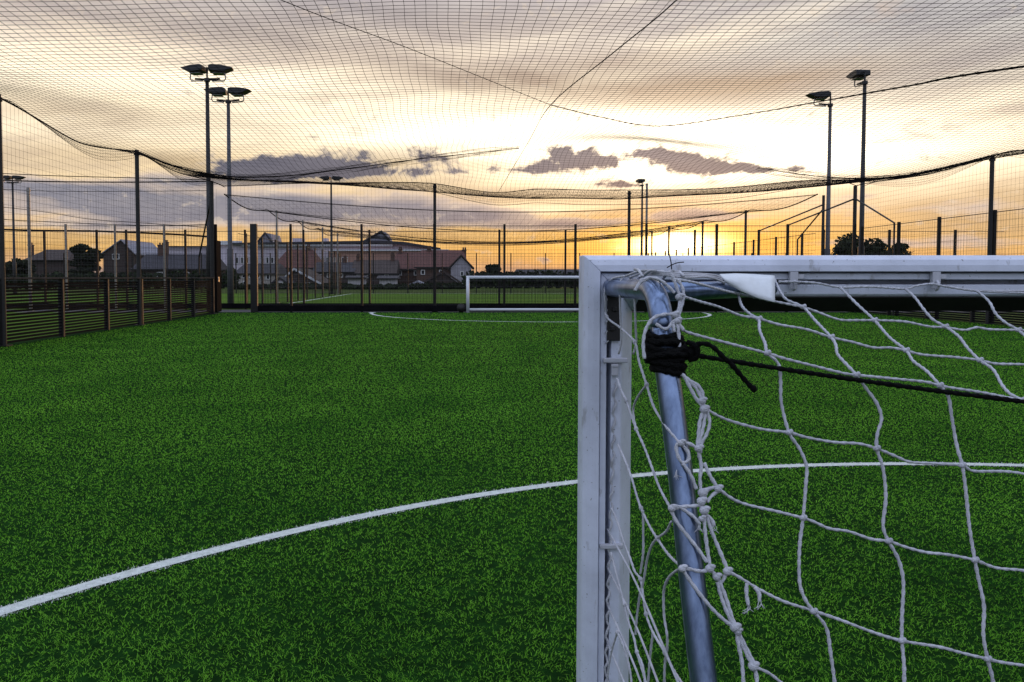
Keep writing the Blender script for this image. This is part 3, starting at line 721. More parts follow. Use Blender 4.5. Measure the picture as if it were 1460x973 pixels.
# ------------------------------------------------------------------ floodlight masts
def lamp_head(t, c, az, L=.80, tilt=R(12), flip=False):
    # wedge shaped housing: long axis radial
    b = MB(); hw = .25
    prof = [(0,.06),(0,.22),(.10,.26),(.55*L,.25),(L,.185),(L*.98,.16),(.66*L,.05),(.5*L,.03)]
    ca, sa = math.cos(az), math.sin(az); ct, st = math.cos(tilt), math.sin(tilt)
    v = []
    for s in (-hw, hw):
        for (u, z) in prof:
            z = z-.05; uu = u*ct-z*st*0; zz = z+u*st*0
            taper = 1-.25*(u/L); ss = s*taper
            v.append((c[0]+uu*ca-ss*sa, c[1]+uu*sa+ss*ca, c[2]+zz))
    n = len(prof); f = [tuple(range(n)), tuple(range(2*n-1, n-1, -1))]+[(i, i+n, (i+1) % n+n, (i+1) % n) for i in range(n)]
    b.add(v, f)
    h = b.build('lamp_head', M['lamp'], t); bevel(h, .02)
    y = MB(); base = Vector(c)+Vector((.08*ca,.08*sa,-.30))
    out = Vector(c)+Vector((.50*ca,.50*sa,-.02))
    y.tube([base, base+Vector((.40*ca,.40*sa,.02)), out+Vector((.03*ca,.03*sa,-.18)), out], .022, 7)
    y.build('yoke', M['galvpole'], h)
    g = MB(); gc = Vector(c)+Vector((.30*ca,.30*sa,-.085)); g.box(gc+Vector((0,0,.03)), (.36,.34,.02), rz=az); g.build('glass', M['glass'], h)
def mast(px, Y, top_py, label, heads, r=.075, m=None, hs=1.0):
    x = gx(px, Y); H = gz(top_py, Y)
    t = thing('floodlight_mast', label, 'floodlight', (x, Y, 0), 'floodlight masts round the pitches')
    b = MB(); b.tube([(x,Y,0),(x,Y,2.2),(x,Y,2.25),(x,Y,H-.5)], [r*1.35,r*1.3,r,r*.7], 12); b.box((x,Y,.015),(.4,.4,.03)); b.build('pole', m or M['polegrey'], t, True)
    b = MB(); b.tube([(x,Y,H-.52),(x,Y,H-.42)], r*1.2, 10); 
    for az in heads:
        b.tube([(x-.05*math.cos(az),Y-.05*math.sin(az),H-.46),(x+.42*math.cos(az),Y+.42*math.sin(az),H-.42)], .035, 8)
    b.tube([(x,Y,H-.45),(x,Y,H-.05)], .03, 8)
    b.build('crossarm', M['lamp'], t)
    for az in heads: lamp_head(t, (x+.07*math.cos(az), Y+.07*math.sin(az), H-.20), az)
    return t
mast(299, 26.0, 94, 'left floodlight mast with two winged lamps, the taller in the photo', (R(8), R(172)), r=.085, m=M['black'])
mast(328.5, 28.9, 127, 'left floodlight mast with grey pole just beyond the gate', (R(-6), R(186)), r=.09)
mast(1227, 26.3, 98, 'right floodlight mast topped by a square lamp seen face on', (R(94),), r=.08, m=M['black'])
mast(1179, 29.0, 132, 'right floodlight mast whose single lamp points left', (R(176),), r=.08)
mast(473, 54.5, 252, 'far floodlight mast above the school roof', (R(5), R(175)), r=.09, m=M['black'])
mast(21, 53.5, 251, 'far floodlight mast at the left edge above the rebound board', (R(4), R(176)), r=.09, m=M['black'])
mast(914.5, 55.0, 255, 'far floodlight mast above the corner of the near goal', (R(100),), r=.09, m=M['black'])
pole(gx(921,54.4), 54.4, gz(262,54.4), 'bare pole touching the far mast above the near goal', M['galvpole'], r=.08)

# ------------------------------------------------------------------ roof net
ctl = []
for Y in (-2,1.5,7.3,13,18.7,24.5,25.8): ctl += [(XL,Y,4.2),(XR,Y,4.2)]
for Y, z in ((4.4,3.95),(10.15,3.95),(15.85,3.93),(21.6,4.08)): ctl += [(XL,Y,z),(XR,Y,z)]
for px, py in ((619,262),(897,271),(1217,262),(480,261),(760,270),(1050,267)): p = at(px,py,YB); ctl.append(tuple(p))
Cline = [(198,217),(240,235),(290,247),(350,253),(420,250),(480,243),(600,227),(740,212),(840,206),(930,208),(1010,222),(1080,239),(1150,250),(1220,255),(1290,251),(1350,240),(1410,223)]
C3 = [at(x, y, 18.7) for x, y in Cline]
ctl += [tuple(p) for p in C3]
rope3 = [at(785,150,13.6), at(860,168,14.3), at(940,180,15.0), at(1060,164,14.0), at(1175,144,13.0), at(1300,122,12.0), at(1460,95,11.0), Vector((XR,7.3,4.2))]
ctl += [tuple(p) for p in rope3[1:-1]]
rope2 = [Vector((2.75,3.5,4.25)), Vector((2.6,6,4.22)), at(965,0,8.44), at(875,75,10.4), at(785,150,13.6), at(752,205,18.0), at(710,275,YB)]
ctl += [tuple(p) for p in rope2]
rope1 = [at(785,150,13.6), at(590,72,10.6), at(400,0,8.44), Vector((-4.4,5.0,4.3)), Vector((XL,1.5,4.2))]
ctl += [tuple(p) for p in rope1[1:-1]]
for px, py, Y in ((560,270,23.5),(640,276,23.5),(760,283,23.8),(880,284,23.8),(1080,273,23.8),(420,258,24)): ctl.append(tuple(at(px,py,Y)))
for q in ((-4.5,15.8,3.85),(-4.5,10.5,4.0),(-1.5,16,3.9),(5.5,16.5,4.0),(9,16.2,3.72),(0,11.5,4.15),(0,2,4.3),(8,6,4.1),(8,2,4.15)): ctl.append(q)
ctl = np.array(ctl); _, ui = np.unique(np.round(ctl[:,:2],1), axis=0, return_index=True); ctl = ctl[ui]
def tps(r): return np.where(r > 1e-9, r*r*np.log(r+1e-12), 0)
nC = len(ctl); D = np.linalg.norm(ctl[:,None,:2]-ctl[None,:,:2], axis=2)
Am = np.zeros((nC+3,nC+3)); Am[:nC,:nC] = tps(D)+np.eye(nC)*.02
Am[:nC,nC] = 1; Am[:nC,nC+1:] = ctl[:,:2]; Am[nC,:nC] = 1; Am[nC+1:,:nC] = ctl[:,:2].T
wt = np.linalg.solve(Am, np.concatenate([ctl[:,2],[0,0,0]]))
def roofz(X, Y):
    X = np.asarray(X, float); Y = np.asarray(Y, float)
    r = np.sqrt((X[...,None]-ctl[:,0])**2+(Y[...,None]-ctl[:,1])**2)
    return tps(r)@wt[:nC]+wt[nC]+wt[nC+1]*X+wt[nC+2]*Y
roof = thing('roof_net', 'black square-mesh net sagging overhead across the whole pitch', 'net', (2.8, 13, 4.1))
b = MB(); CELL = .125; NR = .0031
y0n = 2.0
def strands(mb, P, r):     # 3-sided polyline tubes for a family of strands: P (n, k, 3)
    n, k, _ = P.shape
    t = np.gradient(P, axis=1); t /= np.linalg.norm(t, axis=2)[...,None]
    u = np.cross(t, np.array([0,0,1.0])); u /= np.linalg.norm(u, axis=2)[...,None]; w = np.cross(t, u)
    V = np.stack([P+r*(u*math.cos(a)+w*math.sin(a)) for a in (0,2.094,4.189)], axis=2).reshape(-1,3)
    k0 = mb.n; mb.v.append(V); mb.n += len(V)
    for i in range(n):
        for j in range(k-1):
            q = k0+(i*k+j)*3
            mb.f += [(q,q+1,q+4,q+3),(q+1,q+2,q+5,q+4),(q+2,q,q+3,q+5)]
gxs = np.arange(XL, XR+.01, CELL); gys = np.arange(y0n, YB+.01, CELL)
Yf = np.linspace(y0n, YB, 64); Xf = np.linspace(XL, XR, 58)
GX_, GY_ = np.meshgrid(gxs, Yf, indexing='ij')
P = np.stack([GX_+.025*np.sin(GY_*1.3+GX_*2)+.015*np.sin(GY_*3.1), GY_, roofz(GX_, GY_)], -1); strands(b, P, NR)
GY2, GX2 = np.meshgrid(gys, Xf, indexing='ij')
P = np.stack([GX2, GY2+.025*np.sin(GX2*1.1+GY2*1.7)+.015*np.sin(GX2*2.7), roofz(GX2, GY2)], -1); strands(b, P, NR)
b.build('netting', M['net'], roof)
def rope_part(pts, r, parent, n=6):
    m = MB(); m.tube(smooth(pts, n), r, 6); m.build('support_rope', M['net'], parent, True)
rope_part(C3[:8], np.concatenate([np.full(25,.016), np.linspace(.016,.006,18)]), roof); rope_part(C3[11:], np.concatenate([np.linspace(.002,.018,13), np.full(18,.018)]), roof); rope_part(rope3, np.concatenate([np.full(19,.008), np.linspace(.008,.02,24)]), roof); rope_part(rope2, .0075, roof); rope_part(rope1, .0045, roof)
for X in (XL, XR):
    ys = np.linspace(2, YB, 60); rope_part([Vector((X, y, float(roofz(X, y))-.01)) for y in ys], .014, roof, 2)
xs = np.linspace(XL, XR, 50); rope_part([Vector((x, YB, float(roofz(x, YB)))) for x in xs], .014, roof, 2)
# a fold of slack net hanging along the left and right edges and along the cross rope
b = MB()
for X, s in ((XL, 1), (XR, -1)):
    ys = np.arange(12, 25, .1)
    sl = .10+.22*np.abs(np.sin((ys-13)/5.7*math.pi))
    zt_ = roofz(np.full_like(ys, X), ys)
    for k in range(4):
        Pk = np.stack([X+s*(.05+.08*k)+0*ys, ys, zt_-sl*(k+1)/4], -1)[None]; strands(b, Pk, .004)
    b.lines(np.stack([X+0*ys, ys, zt_], -1), np.stack([X+s*.29+0*ys, ys, zt_-sl], -1), .0022)
for q0, q1 in ((C3[0].x, C3[7].x), (C3[11].x, C3[-1].x)):
    xs = np.linspace(q0, q1, 90); cz = roofz(xs, np.full_like(xs, 18.7))
    for k in range(8): strands(b, np.stack([xs, 18.7+.07*k-.3+0*xs, cz+.03-.012*k+.012*np.sin(xs*3+k)], -1)[None], .0042)
xs = np.linspace(gx(420,24), gx(1165,24.5), 120); cz = roofz(xs, np.full_like(xs, 23.9))
strands(b, np.stack([xs, 23.9+0*xs, cz-.01], -1)[None], .012)
xs = np.arange(-3, 12.6, .06); cz = roofz(xs, np.full_like(xs, YB)); dp = .12+.40*np.sin(np.clip((xs+3)/15.6,0,1)*math.pi)**.8
b.lines(np.stack([xs, YB+0*xs, cz], -1), np.stack([xs+.05, YB-.35+0*xs, cz-dp], -1), .0028)
for k in range(1, 6): strands(b, np.stack([xs, YB-.07*k+0*xs, cz-dp*k/5], -1)[None], .0028 if k < 5 else .009)
b.build('slack_fold', M['net'], roof)

# curtain nets
def curtain(name, A, B, zlo, zhi, label, dv=.125, r=.002):
    A = Vector(A); B = Vector(B); L = (B-A).length; u = (B-A)/L; m = MB(); P = []; Q = []
    for i in range(int(L/dv)+1):
        p = A+u*dv*i; zt_ = zhi(p) if callable(zhi) else zhi
        P.append((p.x,p.y,zlo)); Q.append((p.x,p.y,zt_))
    zm = 4.2
    z = zlo
    while z < zm-.25:
        P.append((A.x,A.y,z)); Q.append((B.x,B.y,z)); z += dv
    m.lines(P, Q, r)
    return tag(m.build(name, M['net']), label, 'net', 'side nets hanging from the roof net')
zf = lambda p: float(roofz(p.x, p.y))
curtain('side_net_curtain', (XL-.02,2,0), (XL-.02,24.5,0), BH, zf, 'fine black curtain net standing above the left rebound board')
curtain('side_net_curtain', (XL,YB+.15,0), (XR,YB+.15,0), .1, zf, 'fine black curtain net along the back fence behind the far goal')
curtain('side_net_curtain', (XR+.15,2,0), (XR+.15,YB,0), BH, zf, 'fine black curtain net above the right mesh fence', dv=.14)
# next pitch: its own sagging roof net
nx = thing('roof_net', 'second black net sagging low over the next pitch', 'net', (2.6, 41, 4))
b = MB(); NX0, NX1, NY0, NY1 = -8.45, 13.2, 28.3, 54.0
def z2(X, Y):
    fx = (X-NX0)/(NX1-NX0); fy = (Y-NY0)/(NY1-NY0)
    return 4.2 - 1.15*np.sin(np.pi*np.clip(fx,0,1))*(.55+.45*np.sin(np.pi*fy)**2) - .25*np.abs(np.sin(np.pi*fy*4))*(1-.5*np.sin(np.pi*fx))
Xs = np.arange(NX0, NX1, .3); Ys = np.linspace(NY0, NY1, 50); A_, B_ = np.meshgrid(Xs, Ys, indexing='ij'); strands(b, np.stack([A_, B_, z2(A_, B_)], -1), .003)
Ys = np.arange(NY0, NY1, .3); Xs = np.linspace(NX0, NX1, 40); B_, A_ = np.meshgrid(Ys, Xs, indexing='ij'); strands(b, np.stack([A_, B_, z2(A_, B_)], -1), .003)
b.build('netting', M['net'], nx)
for Y in (NY0, 35, 41, 47, NY1):
    xs = np.linspace(NX0, NX1, 40); rope_part([Vector((x, Y, float(z2(x, Y))-.02)) for x in xs], .022 if Y > 30 else .014, nx, 1)
for X in (NX0, NX1):
    ys = np.linspace(NY0, NY1, 60); rope_part([Vector((X, y, float(z2(X, y)))) for y in ys], .022, nx, 1)
nl = thing('roof_net', 'farther net sagging over the pitch at the far left', 'net', (-18, 26, 4))
for pts, r in (([(-30,246,25),(80,251,25),(198,254,25),(300,257,25.6)], .014), ([(-30,256,26),(60,259,26),(180,260,26),(300,259,26)], .022), ([(0,270,27),(80,273,27),(200,273,27),(300,272,27)], .010),
               ([(-20,293,30),(60,302,30),(130,313,30),(200,318,30),(300,325,30)], .012), ([(-20,327,34),(60,329,34),(140,330,34),(240,334,34),(300,338,34)], .045), ([(0,313,36),(100,318,36),(220,322,36),(300,320,36)], .016)):
    rope_part([at(*q) for q in pts], r, nl)
b = MB(); P = []; Q = []
for i in range(80):
    x = -31+i*.29; P.append((x,26.2,.2)); Q.append((x,26.2,4.15))
for i in range(18): P.append((-31,26.2,.3+i*.23)); Q.append((-8.3,26.2,.3+i*.23))
b.lines(P, Q, .0025); b.build('netting', M['net'], nl)

# ------------------------------------------------------------------ background: houses, school, hedges, trees
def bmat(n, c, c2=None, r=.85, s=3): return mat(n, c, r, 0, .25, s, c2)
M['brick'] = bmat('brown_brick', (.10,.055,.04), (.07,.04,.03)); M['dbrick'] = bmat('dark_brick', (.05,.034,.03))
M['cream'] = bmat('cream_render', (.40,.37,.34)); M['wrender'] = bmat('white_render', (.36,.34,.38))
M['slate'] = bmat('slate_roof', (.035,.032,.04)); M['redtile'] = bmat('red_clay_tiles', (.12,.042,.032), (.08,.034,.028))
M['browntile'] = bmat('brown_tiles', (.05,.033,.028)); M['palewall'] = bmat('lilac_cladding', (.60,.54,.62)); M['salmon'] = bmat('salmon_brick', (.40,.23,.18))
M['fascia'] = bmat('pale_fascia', (.62,.64,.68)); M['pane'] = mat('window_glass', (.02,.022,.03), .12); M['wframe'] = mat('white_window_frame', (.6,.6,.6), .5)
M['wshed'] = bmat('white_shed_paint', (.55,.53,.56)); M['glassroof'] = bmat('pale_glazed_roof', (.26,.26,.31))
def window(parent, x0, x1, y0, y1, Y):
    a = at(x0, y1, Y); c = at(x1, y0, Y); m = MB(); w = c.x-a.x; h = c.z-a.z; cx_ = (a.x+c.x)/2; cz_ = (a.z+c.z)/2
    t = .10
    m.box((cx_-w/2+t/2, Y, cz_), (t,.12,h)); m.box((cx_+w/2-t/2, Y, cz_), (t,.12,h)); m.box((cx_, Y, cz_+h/2-t/2), (w-2*t,.12,t)); m.box((cx_, Y, cz_-h/2+t/2), (w-2*t,.12,t))
    if w > 1.2: m.box((cx_, Y, cz_), (.08,.10,h-2*t))
    o = m.build('window', M['wframe'], parent)
    g = MB(); g.box((cx_, Y+.02, cz_), (w-2*t, .04, h-2*t)); g.build('pane', M['pane'], o)
def house(name, label, x0, x1, yr, ye, Y, wall, roof_m, gable=False, depth=8, wins=(), chims=(), barge=None, hip=0, group='houses beyond the pitches', cat='house', apex=None):
    A = at(x0, ye, Y).x; B = at(x1, ye, Y).x; ze = gz(ye, Y); zr = gz(yr, Y+ (0 if gable else depth/2))
    t = thing(name, label, cat, ((A+B)/2, Y, 0), group)
    if gable:
        ax = gx(apex, Y) if apex else (A+B)/2
        m = MB(); m.prism([(A+.15,-.1),(B-.15,-.1),(B-.15,ze),(ax,zr-.12),(A+.15,ze)], 'y', Y, Y+depth); m.build('wall', wall, t)
        m = MB(); o_ = .3
        sl = (zr-ze)/(ax-A); sr = (zr-ze)/(B-ax)
        m.prism([(A-.2,ze-.2*sl+.02),(ax,zr+.02),(ax,zr+.20),(A-.2,ze-.2*sl+.20)], 'y', Y-o_, Y+depth+o_)
        m.prism([(ax+.002,zr+.02),(B+.2,ze-.2*sr+.02),(B+.2,ze-.2*sr+.20),(ax+.002,zr+.20)], 'y', Y-o_, Y+depth+o_)
        rf = m.build('roof', roof_m, t)
        if barge:
            m = MB(); yy = Y-o_-.06
            for (xa,za,xb,zb) in ((A-.2,ze-.2*sl+.11,ax,zr+.11),(ax,zr+.11,B+.2,ze-.2*sr+.11)):
                m.add([(xa,yy,za-.14),(xb,yy,zb-.14),(xb,yy,zb+.12),(xa,yy,za+.12),(xa,yy+.05,za-.14),(xb,yy+.05,zb-.14),(xb,yy+.05,zb+.12),(xa,yy+.05,za+.12)],
                      [(0,1,2,3),(7,6,5,4),(0,4,5,1),(1,5,6,2),(2,6,7,3),(3,7,4,0)])
            m.build('bargeboard', barge, t)
    else:
        m = MB(); m.box(((A+B)/2, Y+depth/2, ze/2-.05), (B-A, depth, ze+.1)); m.build('wall', wall, t)
        m = MB(); o_ = .35; h_ = hip*(B-A)
        v = [(A-o_,Y-o_,ze-.05),(B+o_,Y-o_,ze-.05),(B+o_,Y+depth+o_,ze-.05),(A-o_,Y+depth+o_,ze-.05),(A-o_+h_,Y+depth/2,zr),(B+o_-h_,Y+depth/2,zr)]
        m.add(v, [(0,1,5,4),(2,3,4,5),(1,2,5),(3,0,4),(3,2,1,0)]); rf = m.build('roof', roof_m, t)
        m = MB(); m.box(((A+B)/2, Y-o_-.05, ze-.06), (B-A+2*o_, .1, .14)); m.build('gutter', M['dark'], t)
    for (c, w_, y_) in chims:
        m = MB(); p = at(c, y_, Y+depth/2); wd = w_/F*Y
        m.box((p.x, Y+depth/2, (p.z+zr-1.2)/2), (wd, .8, p.z-zr+1.2)); m.box((p.x, Y+depth/2, p.z), (wd*1.15, .95, .15))
        for s in (-.25,.25): m.tube([(p.x+s*wd, Y+depth/2, p.z),(p.x+s*wd, Y+depth/2, p.z+.4)], .12, 7)
        m.build('chimney', M['brick'], rf)
    for wdw in wins: window(t, *wdw, Y-.06)
    return t
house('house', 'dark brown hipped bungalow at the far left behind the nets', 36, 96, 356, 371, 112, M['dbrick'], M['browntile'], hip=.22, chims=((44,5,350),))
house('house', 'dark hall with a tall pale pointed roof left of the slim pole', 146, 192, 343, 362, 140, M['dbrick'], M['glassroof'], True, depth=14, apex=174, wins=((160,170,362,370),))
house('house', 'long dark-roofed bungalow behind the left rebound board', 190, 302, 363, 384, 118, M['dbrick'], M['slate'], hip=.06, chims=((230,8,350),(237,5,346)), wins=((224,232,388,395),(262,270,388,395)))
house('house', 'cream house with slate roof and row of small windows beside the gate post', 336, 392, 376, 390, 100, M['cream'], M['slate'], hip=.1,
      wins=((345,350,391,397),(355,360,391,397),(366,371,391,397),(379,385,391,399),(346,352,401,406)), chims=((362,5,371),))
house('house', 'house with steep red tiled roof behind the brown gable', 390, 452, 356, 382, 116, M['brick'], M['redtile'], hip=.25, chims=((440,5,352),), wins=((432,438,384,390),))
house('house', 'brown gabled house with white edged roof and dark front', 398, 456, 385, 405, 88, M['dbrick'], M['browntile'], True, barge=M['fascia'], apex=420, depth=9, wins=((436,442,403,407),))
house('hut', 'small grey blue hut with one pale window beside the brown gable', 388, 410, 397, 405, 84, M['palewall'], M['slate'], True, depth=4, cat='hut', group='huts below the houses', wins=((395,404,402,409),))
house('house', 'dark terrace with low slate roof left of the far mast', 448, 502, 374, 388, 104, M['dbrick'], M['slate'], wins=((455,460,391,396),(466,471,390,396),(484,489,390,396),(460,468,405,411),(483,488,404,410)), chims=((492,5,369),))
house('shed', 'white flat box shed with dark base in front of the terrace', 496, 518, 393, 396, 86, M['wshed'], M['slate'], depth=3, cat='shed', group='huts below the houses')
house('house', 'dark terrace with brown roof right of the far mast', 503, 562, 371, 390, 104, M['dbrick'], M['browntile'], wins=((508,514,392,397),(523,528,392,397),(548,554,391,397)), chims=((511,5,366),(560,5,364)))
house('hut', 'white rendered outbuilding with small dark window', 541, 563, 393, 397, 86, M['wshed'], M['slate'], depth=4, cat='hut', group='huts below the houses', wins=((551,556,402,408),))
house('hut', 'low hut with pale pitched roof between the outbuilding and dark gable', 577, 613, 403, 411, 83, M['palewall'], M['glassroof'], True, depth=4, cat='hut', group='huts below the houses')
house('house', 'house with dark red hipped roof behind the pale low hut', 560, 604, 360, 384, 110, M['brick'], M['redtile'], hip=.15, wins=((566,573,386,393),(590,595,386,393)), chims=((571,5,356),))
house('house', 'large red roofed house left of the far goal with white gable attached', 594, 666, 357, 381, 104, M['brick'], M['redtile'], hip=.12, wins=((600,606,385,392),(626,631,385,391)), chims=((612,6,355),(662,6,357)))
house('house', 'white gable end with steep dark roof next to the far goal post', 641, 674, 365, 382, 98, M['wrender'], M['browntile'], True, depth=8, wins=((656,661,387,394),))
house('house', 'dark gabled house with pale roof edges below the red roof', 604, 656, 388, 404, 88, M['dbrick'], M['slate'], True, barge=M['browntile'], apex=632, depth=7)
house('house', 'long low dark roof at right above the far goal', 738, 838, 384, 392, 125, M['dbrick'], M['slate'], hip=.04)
# school
def school():
    Y = 165
    t = thing('school', 'long pale lilac school building with flat roof and pointed glazed gables', 'school', (gx(450,Y), Y, 0))
    def block(name, x0, x1, y0, y1, yy, m, d=14):
        a = at(x0, y0, yy); c = at(x1, y1, yy); b = MB(); b.box(((a.x+c.x)/2, yy+d/2, a.z/2), (c.x-a.x, d, a.z)); return b.build(name, m, t)
    block('wing', 238, 306, 352, 400, Y+3, M['palewall']); block('wing', 300, 560, 349, 400, Y, M['palewall']); block('wing', 470, 640, 357, 400, Y-4, M['salmon'], 4)
    block('roof_box', 417, 430, 340, 350, Y+6, M['palewall'], 4); block('roof_box', 461, 466, 340, 350, Y+6, M['palewall'], 3)
    def cap(x0, x1, y, yy, h, m):
        a = at(x0, y, yy); c = at(x1, y, yy); b = MB(); b.box(((a.x+c.x)/2, yy, a.z), (c.x-a.x, .5, h)); b.build('fascia', m, t)
    cap(298, 345, 346.5, Y-.5, .8, M['fascia']); cap(345, 560, 349.8, Y-.5, .5, M['fascia']); cap(238, 306, 352, Y+2.4, .3, M['slate'])
    b = MB(); P = [at(330,347,Y), at(540,343.5,Y), at(575,345,Y), at(628,354,Y)]; Q = [at(330,348.6,Y), at(540,347,Y), at(575,349,Y), at(628,356,Y)]
    poly = [(p.x,p.z) for p in P]+[(q.x,q.z) for q in Q[::-1]]; b.prism(poly, 'y', Y-1.2, Y+14); b.build('roof', M['slate'], t)
    b = MB(); poly = [(at(x,y,Y).x, at(x,y,Y).z) for x, y in ((540,347.5),(575,349),(628,356.5),(628,362),(540,362))]; b.prism(poly, 'y', Y+.2, Y+13); b.build('wing', M['palewall'], t)
    for pts in ([(366,347),(368,341),(378,332),(384,333),(388,346)], [(516,346),(532,336),(544,330),(549,331),(557,346)]):
        b = MB(); b.prism([(at(x,y,Y).x, at(x,y,Y).z) for x, y in pts], 'y', Y+1, Y+10); g = b.build('glazed_gable', M['glassroof'], t)
        q = MB(); (xa,ya),(xb,yb) = pts[2], pts[-1]
        q.tube([at(pts[0][0],pts[0][1],Y+.9), at(*pts[2],Y+.9), at(*pts[-1],Y+.9)], .25, 5); q.build('roof_edge', M['slate'], g)
    for i in range(9):
        window(t, 336+i*7.2, 340+i*7.2, 367, 376, Y-.1)
    for i in range(9):
        window(t, 448+i*5.6, 451+i*5.6, 367, 375, Y-.1 if 448+i*5.6 < 465 else Y-4.1)
    cap(470, 640, 357, Y-4.4, .3, M['fascia'])
school()

def leafmass(mb, c, rad, n, size):
    p = rng.normal(0, 1, (n,3)); p /= np.linalg.norm(p, axis=1)[:,None]; p *= (rng.uniform(.45,1,n)**.5)[:,None]*np.array(rad)
    p += np.array(tuple(c))
    a = rng.normal(0,1,(n,3)); a /= np.linalg.norm(a,axis=1)[:,None]; b_ = np.cross(a, rng.normal(0,1,(n,3))); b_ /= np.linalg.norm(b_,axis=1)[:,None]
    s = size*rng.uniform(.6,1.3,n)[:,None]
    V = np.stack([p-a*s, p+b_*s*.6, p+a*s, p-b_*s*.6],1).reshape(-1,3)
    mb.add(V, [(4*i,4*i+1,4*i+2,4*i+3) for i in range(n)])
def tree(px, py_top, w_px, Y, label, name='tree', clumps=38, leaf=.30, sparse=1.0, group='trees beyond the pitches'):
    x = gx(px, Y); H = gz(py_top, Y); w = w_px/F*Y/2
    t = thing(name, label, 'tree', (x,Y,0), group)
    b = MB(); b.tube([(x,Y,0),(x+.1,Y,H*.25),(x-.1,Y,H*.55),(x,Y,H*.8)], [.30,.24,.14,.04], 8)
    for i in range(7):
        a = i*2.4; z = H*(.25+.06*i); b.tube([(x,Y,z),(x+w*.5*math.cos(a),Y+w*.4*math.sin(a),z+H*.16),(x+w*.75*math.cos(a),Y+w*.6*math.sin(a),z+H*.26)], [.10,.06,.02], 5)
    b.build('trunk', M['bark'], t)
    m = MB()
    for i in range(clumps):
        a = random.uniform(0,6.28); u = random.random()**.6; zz = random.uniform(.18,.93)
        k = math.sqrt(max(.05,1-((zz-.5)/.5)**2))
        c = (x+w*.85*u*k*math.cos(a), Y+w*.7*u*k*math.sin(a), H*zz-.02*H)
        s = random.uniform(.14,.34)*w
        leafmass(m, c, (s*1.25,s*1.2,s*.75*random.uniform(.7,1.2)), int(110*sparse), leaf*random.uniform(.6,1.0))
    m.build('crown', M['leaf'], t); return t
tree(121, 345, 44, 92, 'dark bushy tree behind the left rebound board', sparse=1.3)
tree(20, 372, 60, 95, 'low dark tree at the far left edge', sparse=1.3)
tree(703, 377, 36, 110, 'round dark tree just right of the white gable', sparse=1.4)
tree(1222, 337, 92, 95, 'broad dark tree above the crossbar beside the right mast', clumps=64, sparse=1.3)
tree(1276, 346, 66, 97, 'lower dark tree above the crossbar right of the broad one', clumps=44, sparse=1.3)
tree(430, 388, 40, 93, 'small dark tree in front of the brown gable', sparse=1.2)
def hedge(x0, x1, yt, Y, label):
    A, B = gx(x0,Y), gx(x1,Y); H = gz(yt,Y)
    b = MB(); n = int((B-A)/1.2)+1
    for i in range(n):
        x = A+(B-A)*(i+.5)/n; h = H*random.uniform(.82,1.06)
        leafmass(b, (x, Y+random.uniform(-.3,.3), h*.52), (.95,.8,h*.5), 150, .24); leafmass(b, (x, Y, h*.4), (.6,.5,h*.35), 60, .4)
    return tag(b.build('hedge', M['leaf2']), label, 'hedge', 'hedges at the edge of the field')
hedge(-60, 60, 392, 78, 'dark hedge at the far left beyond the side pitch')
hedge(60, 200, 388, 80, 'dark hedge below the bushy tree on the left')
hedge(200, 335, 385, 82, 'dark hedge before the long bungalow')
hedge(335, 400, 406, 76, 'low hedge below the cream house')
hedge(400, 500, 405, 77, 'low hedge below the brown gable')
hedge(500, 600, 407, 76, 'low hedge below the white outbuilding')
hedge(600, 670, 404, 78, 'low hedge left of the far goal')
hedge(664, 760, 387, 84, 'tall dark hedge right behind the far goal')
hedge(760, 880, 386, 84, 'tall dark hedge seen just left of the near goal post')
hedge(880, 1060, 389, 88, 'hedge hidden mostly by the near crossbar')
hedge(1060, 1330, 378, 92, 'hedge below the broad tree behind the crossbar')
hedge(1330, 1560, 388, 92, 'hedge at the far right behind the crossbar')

# ------------------------------------------------------------------ sky and light
SUN_PX = (965, 356)
az_s = math.atan((SUN_PX[0]-650)/F); el_s = math.atan((396-SUN_PX[1])/F*math.cos(az_s))
w = bpy.data.worlds.new('World'); scene.world = w; w.use_nodes = True
nt = w.node_tree; N = nt.nodes; Lk = nt.links
for n in list(N): N.remove(n)
def val(x):
    if isinstance(x, (int, float)): n = N.new('ShaderNodeValue'); n.outputs[0].default_value = x; return n.outputs[0]
    return x
def mth(op, a, b=None, c=None, clamp=False):
    n = N.new('ShaderNodeMath'); n.operation = op; n.use_clamp = clamp
    for i, q in enumerate((a, b, c)):
        if q is None: continue
        if isinstance(q, (int, float)): n.inputs[i].default_value = q
        else: Lk.new(q, n.inputs[i])
    return n.outputs[0]
def mixc(fac, a, b, mode='MIX'):
    n = N.new('ShaderNodeMix'); n.data_type = 'RGBA'; n.blend_type = mode; n.clamp_result = False; n.clamp_factor = True
    for s, q in ((n.inputs['Factor'], fac), (n.inputs['A'], a), (n.inputs['B'], b)):
        s = s if not isinstance(s, str) else s
    fi = n.inputs[0]; ai = n.inputs[6]; bi = n.inputs[7]
    for s, q in ((fi, fac), (ai, a), (bi, b)):
        if isinstance(q, tuple): s.default_value = (*q, 1)
        elif isinstance(q, (int, float)): s.default_value = q
        else: Lk.new(q, s)
    return n.outputs[2]
tc = N.new('ShaderNodeTexCoord'); sx = N.new('ShaderNodeSeparateXYZ'); Lk.new(tc.outputs['Generated'], sx.inputs[0])
X, Y, Z = sx.outputs
az = mth('ARCTAN2', X, Y); el = mth('ARCSINE', Z)
def pe(px, py):
    a = math.atan((px-650)/F); return a, math.atan((396-py)/F*math.cos(a))
